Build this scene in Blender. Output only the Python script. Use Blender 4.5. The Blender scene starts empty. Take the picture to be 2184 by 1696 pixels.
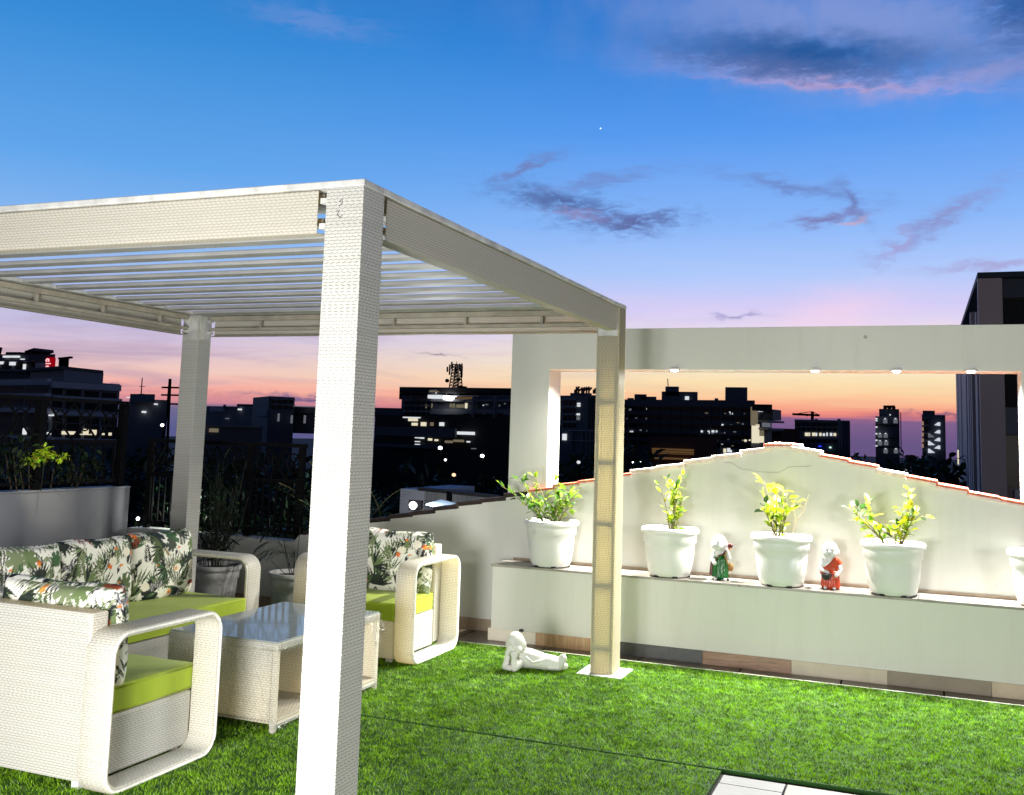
import bpy, bmesh, math, random
import numpy as np
from mathutils import Vector, Matrix, noise
random.seed(7); RNG = np.random.default_rng(7)
S = bpy.context.scene
COL = S.collection
R = math.radians
# ------------------------------------------------------------------ camera
CAMZ = 1.6
right = Vector((0.92793227, 0.37148707, 0.03064415)); up = Vector((0.01384683, -0.11650854, 0.99309316))
fwd = Vector((-0.37249157, 0.92109886, 0.11325595))
FPX, CX, CY = 2158.616, 1092.0, 684.314
cd = bpy.data.cameras.new('camera'); cam = bpy.data.objects.new('camera', cd); COL.objects.link(cam)
m = Matrix((right, up, -fwd)).transposed().to_4x4(); m.translation = Vector((0, 0, CAMZ)); cam.matrix_world = m
cd.sensor_width = 36; cd.lens = 36 * FPX / 2184; cd.shift_y = -(848 - CY) / 2184; cd.clip_end = 6000; cd.clip_start = .05
S.camera = cam
def ray(u, v): return fwd + right * ((u - CX) / FPX) - up * ((v - CY) / FPX)
def at(u, v, Y):
    d = ray(u, v); return Vector((0, 0, CAMZ)) + d * (Y / d.y)
# ------------------------------------------------------------------ helpers
def srgb(r, g, b):
    f = lambda c: (c / 255 / 12.92) if c / 255 <= .04045 else ((c / 255 + .055) / 1.055) ** 2.4
    return (f(r), f(g), f(b))
def tag(o, label=None, cat=None, group=None, kind=None):
    for k, v in (('label', label), ('category', cat), ('group', group), ('kind', kind)):
        if v: o[k] = v
    return o
def thing(name, label, cat, loc=(0, 0, 0), rz=0, group=None):
    o = bpy.data.objects.new(name, None); COL.objects.link(o); o.location = loc; o.rotation_euler = (0, 0, rz)
    o.empty_display_size = .1
    return tag(o, label, cat, group)
def copy_tree(o, parent=None):
    c = o.copy(); COL.objects.link(c); c.parent = parent
    for ch in o.children: copy_tree(ch, c)
    return c
class MB:
    def __init__(s): s.v = []; s.f = []; s.m = []; s.uv = {}; s.c = None
    def add(s, vs, fs, mat=0, uvs=None):
        o = len(s.v); s.v += [tuple(p) for p in vs]
        for i, f in enumerate(fs):
            if uvs: s.uv[len(s.f)] = uvs[i]
            s.f.append(tuple(o + k for k in f)); s.m.append(mat)
        return s
    def box(s, x0, x1, y0, y1, z0, z1, mat=0):
        return s.add([(x0, y0, z0), (x1, y0, z0), (x1, y1, z0), (x0, y1, z0), (x0, y0, z1), (x1, y0, z1), (x1, y1, z1), (x0, y1, z1)],
                     [(0, 3, 2, 1), (4, 5, 6, 7), (0, 1, 5, 4), (1, 2, 6, 5), (2, 3, 7, 6), (3, 0, 4, 7)], mat)
    def obox(s, a, b, w, h, mat=0, upv=(0, 0, 1)):
        a = Vector(a); b = Vector(b); d = (b - a).normalized(); u = Vector(upv)
        if abs(d.dot(u)) > .98: u = Vector((0, 1, 0))
        sd = d.cross(u).normalized() * w / 2; u2 = sd.cross(d).normalized() * h / 2
        vs = [p + i * sd + j * u2 for p in (a, b) for i, j in ((-1, -1), (1, -1), (1, 1), (-1, 1))]
        return s.add(vs, [(0, 1, 2, 3), (7, 6, 5, 4), (0, 4, 5, 1), (1, 5, 6, 2), (2, 6, 7, 3), (3, 7, 4, 0)], mat)
    def tube(s, pts, r, n=6, mat=0, cap=True):
        pts = [Vector(p) for p in pts]; rs = r if isinstance(r, (list, tuple)) else [r] * len(pts)
        vs = []
        for i, p in enumerate(pts):
            d = (pts[min(i + 1, len(pts) - 1)] - pts[max(i - 1, 0)]).normalized()
            u = Vector((0, 0, 1)) if abs(d.z) < .9 else Vector((1, 0, 0))
            a = d.cross(u).normalized(); b = a.cross(d)
            for k in range(n):
                t = 2 * math.pi * k / n; vs.append(p + (a * math.cos(t) + b * math.sin(t)) * rs[i])
        fs = [(i * n + k, i * n + (k + 1) % n, (i + 1) * n + (k + 1) % n, (i + 1) * n + k) for i in range(len(pts) - 1) for k in range(n)]
        if cap: fs += [tuple(range(n - 1, -1, -1)), tuple(range((len(pts) - 1) * n, len(pts) * n))]
        return s.add(vs, fs, mat)
    def lathe(s, prof, n=40, mat=0, c=(0, 0, 0), cap=(True, True)):
        vs = [(c[0] + r * math.cos(2 * math.pi * k / n), c[1] + r * math.sin(2 * math.pi * k / n), c[2] + z) for r, z in prof for k in range(n)]
        fs = [(i * n + k, i * n + (k + 1) % n, (i + 1) * n + (k + 1) % n, (i + 1) * n + k) for i in range(len(prof) - 1) for k in range(n)]
        if cap[0]: fs.append(tuple(range(n - 1, -1, -1)))
        if cap[1]: fs.append(tuple(range((len(prof) - 1) * n, len(prof) * n)))
        return s.add(vs, fs, mat)
    def ball(s, c, r, n=10, mat=0, sc=(1, 1, 1)):
        prof = [(r * math.sin(math.pi * (i + .5) / n), -r * math.cos(math.pi * (i + .5) / n)) for i in range(n)]
        o = len(s.v); s.lathe(prof, 2 * n, mat)
        for i in range(o, len(s.v)):
            p = s.v[i]; s.v[i] = (c[0] + p[0] * sc[0], c[1] + p[1] * sc[1], c[2] + p[2] * sc[2])
        return s
    def prism(s, poly, z0, z1, mat=0):
        n = len(poly)
        return s.add([(x, y, z0) for x, y in poly] + [(x, y, z1) for x, y in poly],
                     [tuple(range(n - 1, -1, -1)), tuple(range(n, 2 * n))] + [(i, (i + 1) % n, n + (i + 1) % n, n + i) for i in range(n)], mat)
    def xzprism(s, poly, y0, y1, mat=0):
        n = len(poly)
        return s.add([(x, y0, z) for x, z in poly] + [(x, y1, z) for x, z in poly],
                     [tuple(range(n)), tuple(range(2 * n - 1, n - 1, -1))] + [(i, n + i, n + (i + 1) % n, (i + 1) % n) for i in range(n)], mat)
    def obj(s, name, mats, parent=None, bevel=0, smooth=False, loc=None, uvmap=True):
        me = bpy.data.meshes.new(name); me.from_pydata(s.v, [], s.f)
        for mt in (mats if isinstance(mats, (list, tuple)) else [mats]): me.materials.append(mt)
        me.polygons.foreach_set('material_index', s.m)
        if smooth: me.polygons.foreach_set('use_smooth', [True] * len(s.f))
        if uvmap and len(s.f) < 6000:
            L = me.uv_layers.new(name='uv')
            for p in me.polygons:
                if p.index in s.uv:
                    for li, t in zip(p.loop_indices, s.uv[p.index]): L.data[li].uv = t
                else:
                    nx, ny, nz = (abs(t) for t in p.normal)
                    for li in p.loop_indices:
                        x, y, z = me.vertices[me.loops[li].vertex_index].co
                        L.data[li].uv = (y, z) if nx >= ny and nx >= nz else ((x, z) if ny >= nz else (x, y))
        if s.c is not None:
            ca = me.color_attributes.new('col', 'FLOAT_COLOR', 'POINT')
            ca.data.foreach_set('color', np.hstack([np.asarray(s.c, np.float32), np.ones((len(s.c), 1), np.float32)]).ravel())
        o = bpy.data.objects.new(name, me); COL.objects.link(o)
        if parent: o.parent = parent
        if loc: o.location = loc
        if bevel:
            b = o.modifiers.new('bevel', 'BEVEL'); b.width = bevel; b.segments = 2; b.limit_method = 'ANGLE'; b.angle_limit = R(40)
        return o
def box(name, b, mat, parent=None, bevel=0): return MB().box(*b).obj(name, mat, parent, bevel)
# ------------------------------------------------------------------ materials
class NT:
    def __init__(s, nt): s.nt = nt
    def n(s, t, **kw):
        nd = s.nt.nodes.new(t)
        for k, v in kw.items(): setattr(nd, k, v)
        return nd
    def put(s, sock, v):
        if hasattr(v, 'links'): s.nt.links.new(v, sock)
        elif v is not None:
            if isinstance(v, tuple) and len(v) == 3 and sock.type == 'RGBA': v = (*v, 1)
            sock.default_value = v
    def M(s, op, a, b=None, c=None, clamp=False):
        nd = s.n('ShaderNodeMath', operation=op, use_clamp=clamp)
        for i, x in enumerate((a, b, c)):
            if x is not None: s.put(nd.inputs[i], x)
        return nd.outputs[0]
    def mix(s, f, a, b, blend='MIX'):
        nd = s.n('ShaderNodeMix', data_type='RGBA', blend_type=blend)
        s.put(nd.inputs[0], f); s.put(nd.inputs[6], a); s.put(nd.inputs[7], b); return nd.outputs[2]
    def noise(s, vec, scale, detail=3, rough=.55, dist=0):
        nd = s.n('ShaderNodeTexNoise'); s.put(nd.inputs['Vector'], vec)
        for k, v in (('Scale', scale), ('Detail', detail), ('Roughness', rough), ('Distortion', dist)): s.put(nd.inputs[k], v)
        return nd.outputs['Fac']
    def ramp(s, f, stops, interp='LINEAR'):
        nd = s.n('ShaderNodeValToRGB'); e = nd.color_ramp.elements; nd.color_ramp.interpolation = interp
        while len(e) < len(stops): e.new(.5)
        for i, (p, c) in enumerate(stops):
            e[i].position = p; e[i].color = (*c, 1) if isinstance(c, tuple) else (c, c, c, 1)
        s.put(nd.inputs[0], f); return nd.outputs[0]
def mat(name):
    mt = bpy.data.materials.new(name); mt.use_nodes = True; nt = mt.node_tree
    bs = nt.nodes['Principled BSDF']; return mt, NT(nt), bs, nt.nodes['Material Output']
def simple(name, col, rough=.6, var=.12, scale=6, bump=.0, bscale=60, metal=0, spec=.4):
    mt, g, bs, out = mat(name); tc = g.n('ShaderNodeTexCoord')
    f = g.noise(tc.outputs['Object'], scale, 4)
    g.put(bs.inputs['Base Color'], g.ramp(f, [(.3, tuple(c * (1 - var) for c in col)), (.7, tuple(min(1, c * (1 + var)) for c in col))]))
    bs.inputs['Roughness'].default_value = rough; bs.inputs['Metallic'].default_value = metal; bs.inputs['Specular IOR Level'].default_value = spec
    if bump:
        b = g.n('ShaderNodeBump'); b.inputs['Strength'].default_value = bump; b.inputs['Distance'].default_value = .004
        g.put(b.inputs['Height'], g.noise(tc.outputs['Object'], bscale, 3)); g.nt.links.new(b.outputs[0], bs.inputs['Normal'])
    return mt
def emit(name, col, st):
    mt, g, bs, out = mat(name); e = g.n('ShaderNodeEmission'); e.inputs[0].default_value = (*col, 1); e.inputs[1].default_value = st
    g.nt.links.new(e.outputs[0], out.inputs[0])
    try: mt.cycles.emission_sampling = 'NONE'
    except Exception: pass
    return mt
def wicker(name, c1, c2, gap, trans, tcol, bw=.024, rh=.0118):
    mt, g, bs, out = mat(name)
    uv = g.n('ShaderNodeUVMap'); uv.uv_map = 'uv'
    tc = g.n('ShaderNodeTexCoord')
    sx = g.n('ShaderNodeSeparateXYZ'); g.put(sx.inputs[0], uv.outputs[0])
    wob = g.M('MULTIPLY', g.M('SUBTRACT', g.noise(uv.outputs[0], 60, 2), .5), .0022)
    vr = g.M('DIVIDE', g.M('ADD', sx.outputs[1], wob), rh); row = g.M('FLOOR', vr); fv = g.M('FRACT', vr)
    wnr = g.n('ShaderNodeTexWhiteNoise', noise_dimensions='1D'); g.put(wnr.inputs['W'], g.M('ADD', row, 17.3))
    # each strand runs over one stake and under the next, neighbours alternate
    wave = g.M('ADD', .5, g.M('MULTIPLY', .5, g.M('COSINE', g.M('MULTIPLY', 3.14159, g.M('ADD', g.M('ADD', g.M('DIVIDE', g.M('ADD', sx.outputs[0], g.M('MULTIPLY', wob, 2.0)), bw * .5), row), g.M('MULTIPLY', wnr.outputs['Value'], .45))))))
    c_ = g.M('ABSOLUTE', g.M('SUBTRACT', g.M('MULTIPLY', fv, 2.0), 1.0)); prof = g.M('SUBTRACT', 1.0, g.M('POWER', c_, 3.0))
    dip = g.M('SUBTRACT', 1.0, wave)
    gapf = g.M('MULTIPLY', g.M('MULTIPLY', g.M('SUBTRACT', c_, .42), 2.6, clamp=True), g.M('ADD', .04, g.M('MULTIPLY', g.M('POWER', dip, 2.2), 1.0)), clamp=True)
    wn = g.n('ShaderNodeTexWhiteNoise', noise_dimensions='1D'); g.put(wn.inputs['W'], row)
    strand = g.mix(wn.outputs['Value'], c1, c2)
    nz = g.noise(tc.outputs['Object'], 5, 4)
    colr = g.mix(gapf, g.mix(g.M('MULTIPLY', nz, .30), strand, tuple(c * .84 for c in c1)), gap)
    g.put(bs.inputs['Base Color'], colr); bs.inputs['Roughness'].default_value = .42; bs.inputs['Specular IOR Level'].default_value = .4
    b = g.n('ShaderNodeBump'); b.inputs['Strength'].default_value = .45; b.inputs['Distance'].default_value = .003
    h = g.M('ADD', g.M('MULTIPLY', prof, .30), g.M('MULTIPLY', wave, .7))
    g.put(b.inputs['Height'], h); g.nt.links.new(b.outputs[0], bs.inputs['Normal'])
    tr = g.n('ShaderNodeBsdfTranslucent'); g.put(tr.inputs[0], g.mix(gapf, tcol, tuple(c * .5 for c in tcol)))
    mx = g.n('ShaderNodeMixShader'); mx.inputs[0].default_value = trans
    g.nt.links.new(bs.outputs[0], mx.inputs[1]); g.nt.links.new(tr.outputs[0], mx.inputs[2]); g.nt.links.new(mx.outputs[0], out.inputs[0])
    return mt
W_PERG = wicker('white_wicker', (.77, .77, .72), (.71, .70, .64), (.30, .28, .22), .45, (.95, .84, .60))
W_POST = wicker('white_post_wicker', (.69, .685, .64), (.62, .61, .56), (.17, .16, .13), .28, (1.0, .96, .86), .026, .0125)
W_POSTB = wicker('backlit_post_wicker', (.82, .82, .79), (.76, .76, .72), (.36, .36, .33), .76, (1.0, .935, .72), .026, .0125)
W_CHAIR = wicker('cream_wicker', (.84, .845, .81), (.77, .77, .72), (.20, .18, .12), .42, (.92, .80, .52), .026, .0115)
ALU = simple('painted_aluminium', (.56, .56, .53), .45, .28, 9, .15, 20)
BEAMF = simple('beam_tube', (.34, .31, .25), .5, .2, 8)
SLAT = simple('slat_metal', (.42, .42, .41), .45, .15, 4)
DARKF = simple('inner_frame', (.20, .22, .20), .5)
PLATE = simple('white_plate', (.78, .78, .76), .4, .05)
def wall_paint(name, col):
    mt, g, bs, out = mat(name); tc = g.n('ShaderNodeTexCoord'); mp = g.n('ShaderNodeMapping'); mp.inputs['Scale'].default_value = (7, 7, .7); g.nt.links.new(tc.outputs['Object'], mp.inputs[0])
    a = g.noise(tc.outputs['Object'], 1.3, 5); b_ = g.noise(mp.outputs[0], 1.0, 5, .65); sp_ = g.noise(tc.outputs['Object'], 38, 2)
    c = g.mix(g.M('MULTIPLY', g.M('SUBTRACT', a, .35), .5, clamp=True), col, tuple(x * .88 for x in col))
    c = g.mix(g.M('MULTIPLY', g.M('SUBTRACT', b_, .52), 1.3, clamp=True), c, tuple(x * y_ for x, y_ in zip(col, (.80, .78, .72))))
    c = g.mix(g.M('GREATER_THAN', sp_, .795), c, tuple(x * .55 for x in col))
    g.put(bs.inputs['Base Color'], c); bs.inputs['Roughness'].default_value = .8; bs.inputs['Specular IOR Level'].default_value = .3
    b = g.n('ShaderNodeBump'); b.inputs['Strength'].default_value = .10; b.inputs['Distance'].default_value = .003; g.put(b.inputs['Height'], g.noise(tc.outputs['Object'], 50, 3)); g.nt.links.new(b.outputs[0], bs.inputs['Normal'])
    return mt
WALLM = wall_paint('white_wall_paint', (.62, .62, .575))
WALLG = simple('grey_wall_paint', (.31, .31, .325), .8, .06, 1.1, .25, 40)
STONE = simple('ledge_stone', (.28, .26, .23), .35, .22, 9, .1, 40)
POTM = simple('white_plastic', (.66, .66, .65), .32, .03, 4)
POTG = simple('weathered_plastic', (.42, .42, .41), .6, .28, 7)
SOIL = simple('soil', (.05, .035, .02), .9, .4, 40, .6, 60)
BLACK = simple('black_metal', (.006, .006, .007), .85, .2, 8, spec=.08)
BLKP = simple('black_plastic', (.01, .01, .01), .5)
GLASSD = simple('dark_window', (.006, .008, .012), .15, .2, 1)
PORC = simple('white_glaze', (.60, .60, .60), .22, .03)
STAT = simple('matte_white_statue', (.70, .69, .65), .6, .08, 12, .3, 70)
GREENG = simple('green_glaze', (.006, .11, .018), .18, .4, 18)
REDG = simple('orange_red_glaze', (.42, .045, .014), .2, .25, 16)
MAROON = simple('maroon_glaze', (.09, .018, .02), .25)
BROWNG = simple('brown_glaze', (.30, .15, .04), .3)
LINEM = simple('grey_paint_line', (.16, .16, .17), .5)
TERRA = simple('terracotta', (.52, .13, .075), .65, .35, 30)
TERRW = simple('pale_mortar', (.70, .58, .54), .8, .15, 30)

def fabric(name, col):
    mt, g, bs, out = mat(name); tc = g.n('ShaderNodeTexCoord')
    f = g.noise(tc.outputs['Object'], 7, 3); g.put(bs.inputs['Base Color'], g.ramp(f, [(.3, tuple(c * .9 for c in col)), (.7, col)]))
    bs.inputs['Roughness'].default_value = .75; bs.inputs['Sheen Weight'].default_value = .15; bs.inputs['Specular IOR Level'].default_value = .25
    b = g.n('ShaderNodeBump'); b.inputs['Strength'].default_value = .35; b.inputs['Distance'].default_value = .012
    g.put(b.inputs['Height'], g.M('ADD', g.noise(tc.outputs['Object'], 9, 2), g.M('MULTIPLY', g.noise(tc.outputs['Object'], 260, 1), .06))); g.nt.links.new(b.outputs[0], bs.inputs['Normal'])
    return mt
LIME = fabric('lime_fabric', (.335, .44, .02))
def vcol(name, rough=.6, trans=0, spec=.3, bump=0):
    mt, g, bs, out = mat(name); a = g.n('ShaderNodeVertexColor'); a.layer_name = 'col'
    g.put(bs.inputs['Base Color'], a.outputs[0]); bs.inputs['Roughness'].default_value = rough; bs.inputs['Specular IOR Level'].default_value = spec
    if bump:
        tc = g.n('ShaderNodeTexCoord'); b = g.n('ShaderNodeBump'); b.inputs['Strength'].default_value = bump; b.inputs['Distance'].default_value = .012
        g.put(b.inputs['Height'], g.noise(tc.outputs['Object'], 8, 3)); g.nt.links.new(b.outputs[0], bs.inputs['Normal'])
    if trans:
        t = g.n('ShaderNodeBsdfTranslucent'); g.put(t.inputs[0], g.mix(.0, a.outputs[0], (1, 1, 1)))
        mx = g.n('ShaderNodeMixShader'); mx.inputs[0].default_value = trans
        g.nt.links.new(bs.outputs[0], mx.inputs[1]); g.nt.links.new(t.outputs[0], mx.inputs[2]); g.nt.links.new(mx.outputs[0], out.inputs[0])
    return mt
PRINT = vcol('jungle_print_fabric', .7, 0, .25, .35)
LEAF = vcol('leaf', .38, .38, .4)
TURFM = vcol('turf_blade', .5, .25, .3)
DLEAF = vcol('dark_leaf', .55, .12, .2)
STEM = simple('stem', (.16, .14, .05), .7)
DSTEM = simple('dark_cane', (.014, .016, .009), .8)
BARK = simple('bark', (.06, .045, .03), .9)
def stone_tile(name, c1, c2, scale, rough=.5, stretch=(1, 1, 1)):
    mt, g, bs, out = mat(name); tc = g.n('ShaderNodeTexCoord'); mp = g.n('ShaderNodeMapping'); mp.inputs['Scale'].default_value = stretch
    g.nt.links.new(tc.outputs['Object'], mp.inputs[0])
    f = g.noise(mp.outputs[0], scale, 6, .6, .8); g.put(bs.inputs['Base Color'], g.ramp(f, [(.3, c1), (.7, c2)])); bs.inputs['Roughness'].default_value = rough
    return mt
T_CREAM = stone_tile('cream_tile', (.62, .57, .47), (.72, .67, .57), 6)
T_WOOD = stone_tile('tan_wood_tile', (.36, .20, .10), (.60, .42, .25), 5, .45, (9, 1, 1))
T_GREY = stone_tile('charcoal_tile', (.045, .048, .05), (.08, .083, .085), 8)
T_BROWN = stone_tile('brown_wood_tile', (.16, .085, .045), (.36, .22, .14), 5, .45, (1.2, 1, 9))
T_BEIGE = stone_tile('beige_tile', (.44, .39, .29), (.54, .48, .37), 6)
T_TAUPE = stone_tile('taupe_tile', (.21, .175, .13), (.27, .23, .17), 5)
T_TAN = stone_tile('tan_tile', (.42, .34, .24), (.55, .46, .34), 7)
T_FLOOR = stone_tile('brown_floor_tile', (.085, .065, .05), (.16, .125, .10), 5, .3)
T_PALE = stone_tile('pale_grey_tile', (.075, .083, .092), (.105, .113, .122), 8, .5, (1, 4, 1))
T_SAND = stone_tile('sand_tile', (.135, .12, .092), (.175, .155, .122), 7)
GROUT = simple('dark_grout', (.02, .018, .016), .9)
# ------------------------------------------------------------------ world: dusk sky
w = bpy.data.worlds.new('World'); S.world = w; w.use_nodes = True
g = NT(w.node_tree); bg = w.node_tree.nodes['Background']
tc = g.n('ShaderNodeTexCoord'); sp = g.n('ShaderNodeSeparateXYZ'); g.put(sp.inputs[0], tc.outputs['Generated'])
DEG = 57.29578
el = g.M('MULTIPLY', g.M('ARCSINE', sp.outputs[2]), DEG); az = g.M('MULTIPLY', g.M('ARCTAN2', sp.outputs[0], sp.outputs[1]), DEG)
def skyvec(sa, se):
    c = g.n('ShaderNodeCombineXYZ'); g.put(c.inputs[0], g.M('MULTIPLY', az, sa)); g.put(c.inputs[1], g.M('MULTIPLY', el, se)); return c.outputs[0]
nA = g.noise(skyvec(.10, .9), 1.0, 5, .6, .5)     # long streaks
nB = g.noise(skyvec(.55, 2.2), 1.0, 7, .66, .8)   # wisps
nC = g.noise(skyvec(1.0, 3.0), 1.0, 7, .64, .6)    # mottling
nD = g.noise(skyvec(.30, .22), 1.0, 3, .5)        # broad
nBank = g.noise(skyvec(.16, 3.2), 1.0, 5, .6, .3)
tilt = g.M('MULTIPLY', g.M('ADD', az, 25.0), -.008)
elw = g.M('ADD', g.M('ADD', el, g.M('MULTIPLY', g.M('SUBTRACT', nBank, .5), .75)), tilt)
def skyramp(stops): return g.ramp(g.M('DIVIDE', elw, 45.0), [(max(0, e) / 45, srgb(*c)) for e, c in stops], 'LINEAR')
cool = skyramp([(0, (88, 92, 140)), (1.15, (112, 108, 146)), (1.5, (206, 136, 148)), (2.1, (246, 168, 158)), (3.1, (240, 200, 192)), (4.6, (208, 190, 216)), (7, (176, 192, 236)), (9.5, (146, 188, 242)), (14, (98, 166, 236)), (21, (56, 140, 216)), (30, (34, 100, 180)), (45, (16, 52, 110))])
warm = skyramp([(0, (104, 86, 132)), (1.2, (130, 98, 142)), (1.5, (238, 134, 124)), (2.0, (252, 180, 144)), (2.5, (253, 207, 160)), (3.2, (252, 226, 178)), (4.2, (251, 236, 206)), (5.6, (238, 224, 236)), (7.3, (214, 206, 247)), (9, (178, 203, 252)), (12, (138, 184, 250)), (17, (86, 154, 240)), (22, (48, 128, 216)), (30, (30, 92, 176)), (45, (14, 48, 105))])
wf = g.M('DIVIDE', g.M('ADD', az, 44.0), 34.0, clamp=True)
sky = g.mix(g.n('ShaderNodeMapRange', interpolation_type='SMOOTHSTEP').outputs[0], cool, warm)
mr = [n for n in w.node_tree.nodes if n.type == 'MAP_RANGE'][0]; g.put(mr.inputs[0], wf)
# mauve streaks low in the west, stronger to the left
lowf = g.M('MULTIPLY', g.M('DIVIDE', g.M('SUBTRACT', el, 1.2), 1.2, clamp=True), g.M('DIVIDE', g.M('SUBTRACT', 9.5, el), 4.0, clamp=True))
leftf = g.M('SUBTRACT', 1.15, wf, clamp=True)
st = g.M('MULTIPLY', g.M('MULTIPLY', lowf, leftf), g.M('MULTIPLY', g.M('SUBTRACT', nA, .47), 5.0, clamp=True))
sky = g.mix(g.M('MULTIPLY', st, .55), sky, srgb(168, 146, 178))
st2 = g.M('MULTIPLY', lowf, g.M('MULTIPLY', g.M('SUBTRACT', .47, nA), 4.0, clamp=True))
sky = g.mix(g.M('MULTIPLY', st2, .30), sky, srgb(255, 214, 200))
azw = g.M('ADD', az, g.M('MULTIPLY', g.M('SUBTRACT', g.noise(skyvec(.5, .8), 1.0, 4, .6), .5), 3.0))
elw2 = g.M('ADD', el, g.M('MULTIPLY', g.M('SUBTRACT', g.noise(skyvec(.42, 1.1), 1.3, 4, .6), .5), 1.5))
def blob(sky, a0, e0, rot, sx, sy, col, strength, nz, lo=.45, gain=4.0, hard=1.0):
    c, s_ = math.cos(R(rot)), math.sin(R(rot))
    da = g.M('SUBTRACT', azw, a0); de = g.M('SUBTRACT', elw2, e0)
    x = g.M('DIVIDE', g.M('ADD', g.M('MULTIPLY', da, c), g.M('MULTIPLY', de, s_)), sx)
    y = g.M('DIVIDE', g.M('SUBTRACT', g.M('MULTIPLY', de, c), g.M('MULTIPLY', da, s_)), sy)
    q = g.M('ADD', g.M('MULTIPLY', x, x), g.M('MULTIPLY', y, y)); ga = g.M('EXPONENT', g.M('MULTIPLY', q, -1.0))
    if nz is None: f = ga
    else: f = g.M('MULTIPLY', ga, g.M('MULTIPLY', g.M('SUBTRACT', g.M('ADD', nz, g.M('MULTIPLY', ga, .22)), lo), gain, clamp=True))
    return g.mix(g.M('MULTIPLY', f, strength, clamp=True), sky, srgb(*col))
sky = blob(sky, -3, 22.2, -9, 15, 3.0, (142, 158, 214), .75, nD, .35, 3)
sky = blob(sky, -34, 22.2, -5, 4, .8, (120, 150, 214), .5, nB, .45)
sky = blob(sky, -6.5, 19.9, -8, 8.0, .8, (170, 168, 218), .65, nD, .30, 2.5)
sky = blob(sky, -4.0, 19.2, -7, 7.0, .22, (206, 172, 212), .65, nC, .38, 3)
sky = blob(sky, 2.0, 19.0, 6, 5.5, .5, (172, 166, 216), .55, nD, .30, 2.5)
sky = blob(sky, -5.5, 21.0, -7, 7.0, 1.0, (32, 86, 152), .95, nD, .22, 3)
sky = blob(sky, -6.5, 20.3, -8, 6.5, .7, (70, 98, 158), .8, nC, .46, 6)
sky = blob(sky, 6.2, 22.2, -15, 3.2, 2.6, (44, 84, 148), .9, nC, .32, 3)
sky = blob(sky, -21.4, 15.1, 27, 2.1, .32, (112, 128, 184), .85, nB, .40)
sky = blob(sky, -19.2, 13.2, -10, 3.8, .75, (84, 108, 166), 1.0, nC, .44, 4)
sky = blob(sky, -17.0, 14.5, 10, 4.0, .42, (112, 138, 200), .7, nB, .46)
sky = blob(sky, -15.4, 12.2, 3, 3.6, .65, (94, 110, 168), 1.0, nC, .46, 4)
sky = blob(sky, -18.6, 12.6, -6, 2.2, .25, (160, 144, 190), .5, nC, .45)
sky = blob(sky, -6.2, 14.0, -12, 4.2, .38, (110, 138, 200), .85, nB, .42)
sky = blob(sky, -3.2, 13.1, -55, 1.3, .35, (110, 128, 186), .9, nC, .38, 4)
sky = blob(sky, -4.6, 12.25, 6, 2.3, .34, (124, 122, 176), .9, nC, .42, 4)
sky = blob(sky, -3.2, 12.0, 12, .8, .16, (216, 168, 176), .7, nC, .35)
sky = blob(sky, 1.2, 12.0, 30, 3.3, .55, (140, 146, 200), .8, nC, .42, 4)
sky = blob(sky, -1.2, 10.6, 48, 1.3, .28, (164, 160, 212), .7, nC, .42)
sky = blob(sky, 3.6, 9.5, 3, 3.2, .25, (168, 160, 208), .75, nB, .40)
sky = blob(sky, -9.4, 7.0, 0, 1.2, .16, (150, 150, 200), .8, nC, .40)
sky = blob(sky, -26.0, 4.55, -4, 1.0, .07, (120, 108, 134), .8, None)
sky = blob(sky, -4.4, 7.0, 15, 3.4, 1.2, (250, 214, 236), .55, None)
sky = blob(sky, -44.5, 2.1, -2, 2.4, .10, (118, 100, 138), .8, nC, .38)
sky = blob(sky, -33.5, 1.75, -1, 3.6, .20, (104, 94, 140), .9, nC, .34)
sky = blob(sky, 1.5, 1.75, -3, 2.6, .12, (120, 90, 128), .8, nC, .36)
# evening star
sd = Vector((math.sin(R(-17.22)) * math.cos(R(17.35)), math.cos(R(-17.22)) * math.cos(R(17.35)), math.sin(R(17.35))))
dp = g.n('ShaderNodeVectorMath', operation='DOT_PRODUCT'); g.put(dp.inputs[0], tc.outputs['Generated']); dp.inputs[1].default_value = sd
sky = g.mix(g.M('GREATER_THAN', dp.outputs['Value'], math.cos(R(.035))), sky, (2.5, 2.6, 2.8))
# the east, behind the viewer, is already night; so is the ground below the horizon
dz = g.n('ShaderNodeVectorMath', operation='DOT_PRODUCT'); g.put(dz.inputs[0], tc.outputs['Generated']); dz.inputs[1].default_value = (-.30, .954, 0)
mrr = g.n('ShaderNodeMapRange', interpolation_type='SMOOTHSTEP'); g.put(mrr.inputs[0], dz.outputs['Value'])
for i, v in ((1, -.15), (2, .6), (3, .13), (4, 1.0)): mrr.inputs[i].default_value = v
dark = g.M('MULTIPLY', mrr.outputs[0], g.M('ADD', .02, g.M('MULTIPLY', .98, g.M('GREATER_THAN', el, -.6))))
sky = g.mix(1.0, sky, g.n('ShaderNodeCombineColor').outputs[0], 'MULTIPLY')
cc = [n for n in w.node_tree.nodes if n.type == 'COMBINE_COLOR'][0]
for i in range(3): g.put(cc.inputs[i], dark)
g.put(bg.inputs[0], sky); bg.inputs[1].default_value = 1.0
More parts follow.
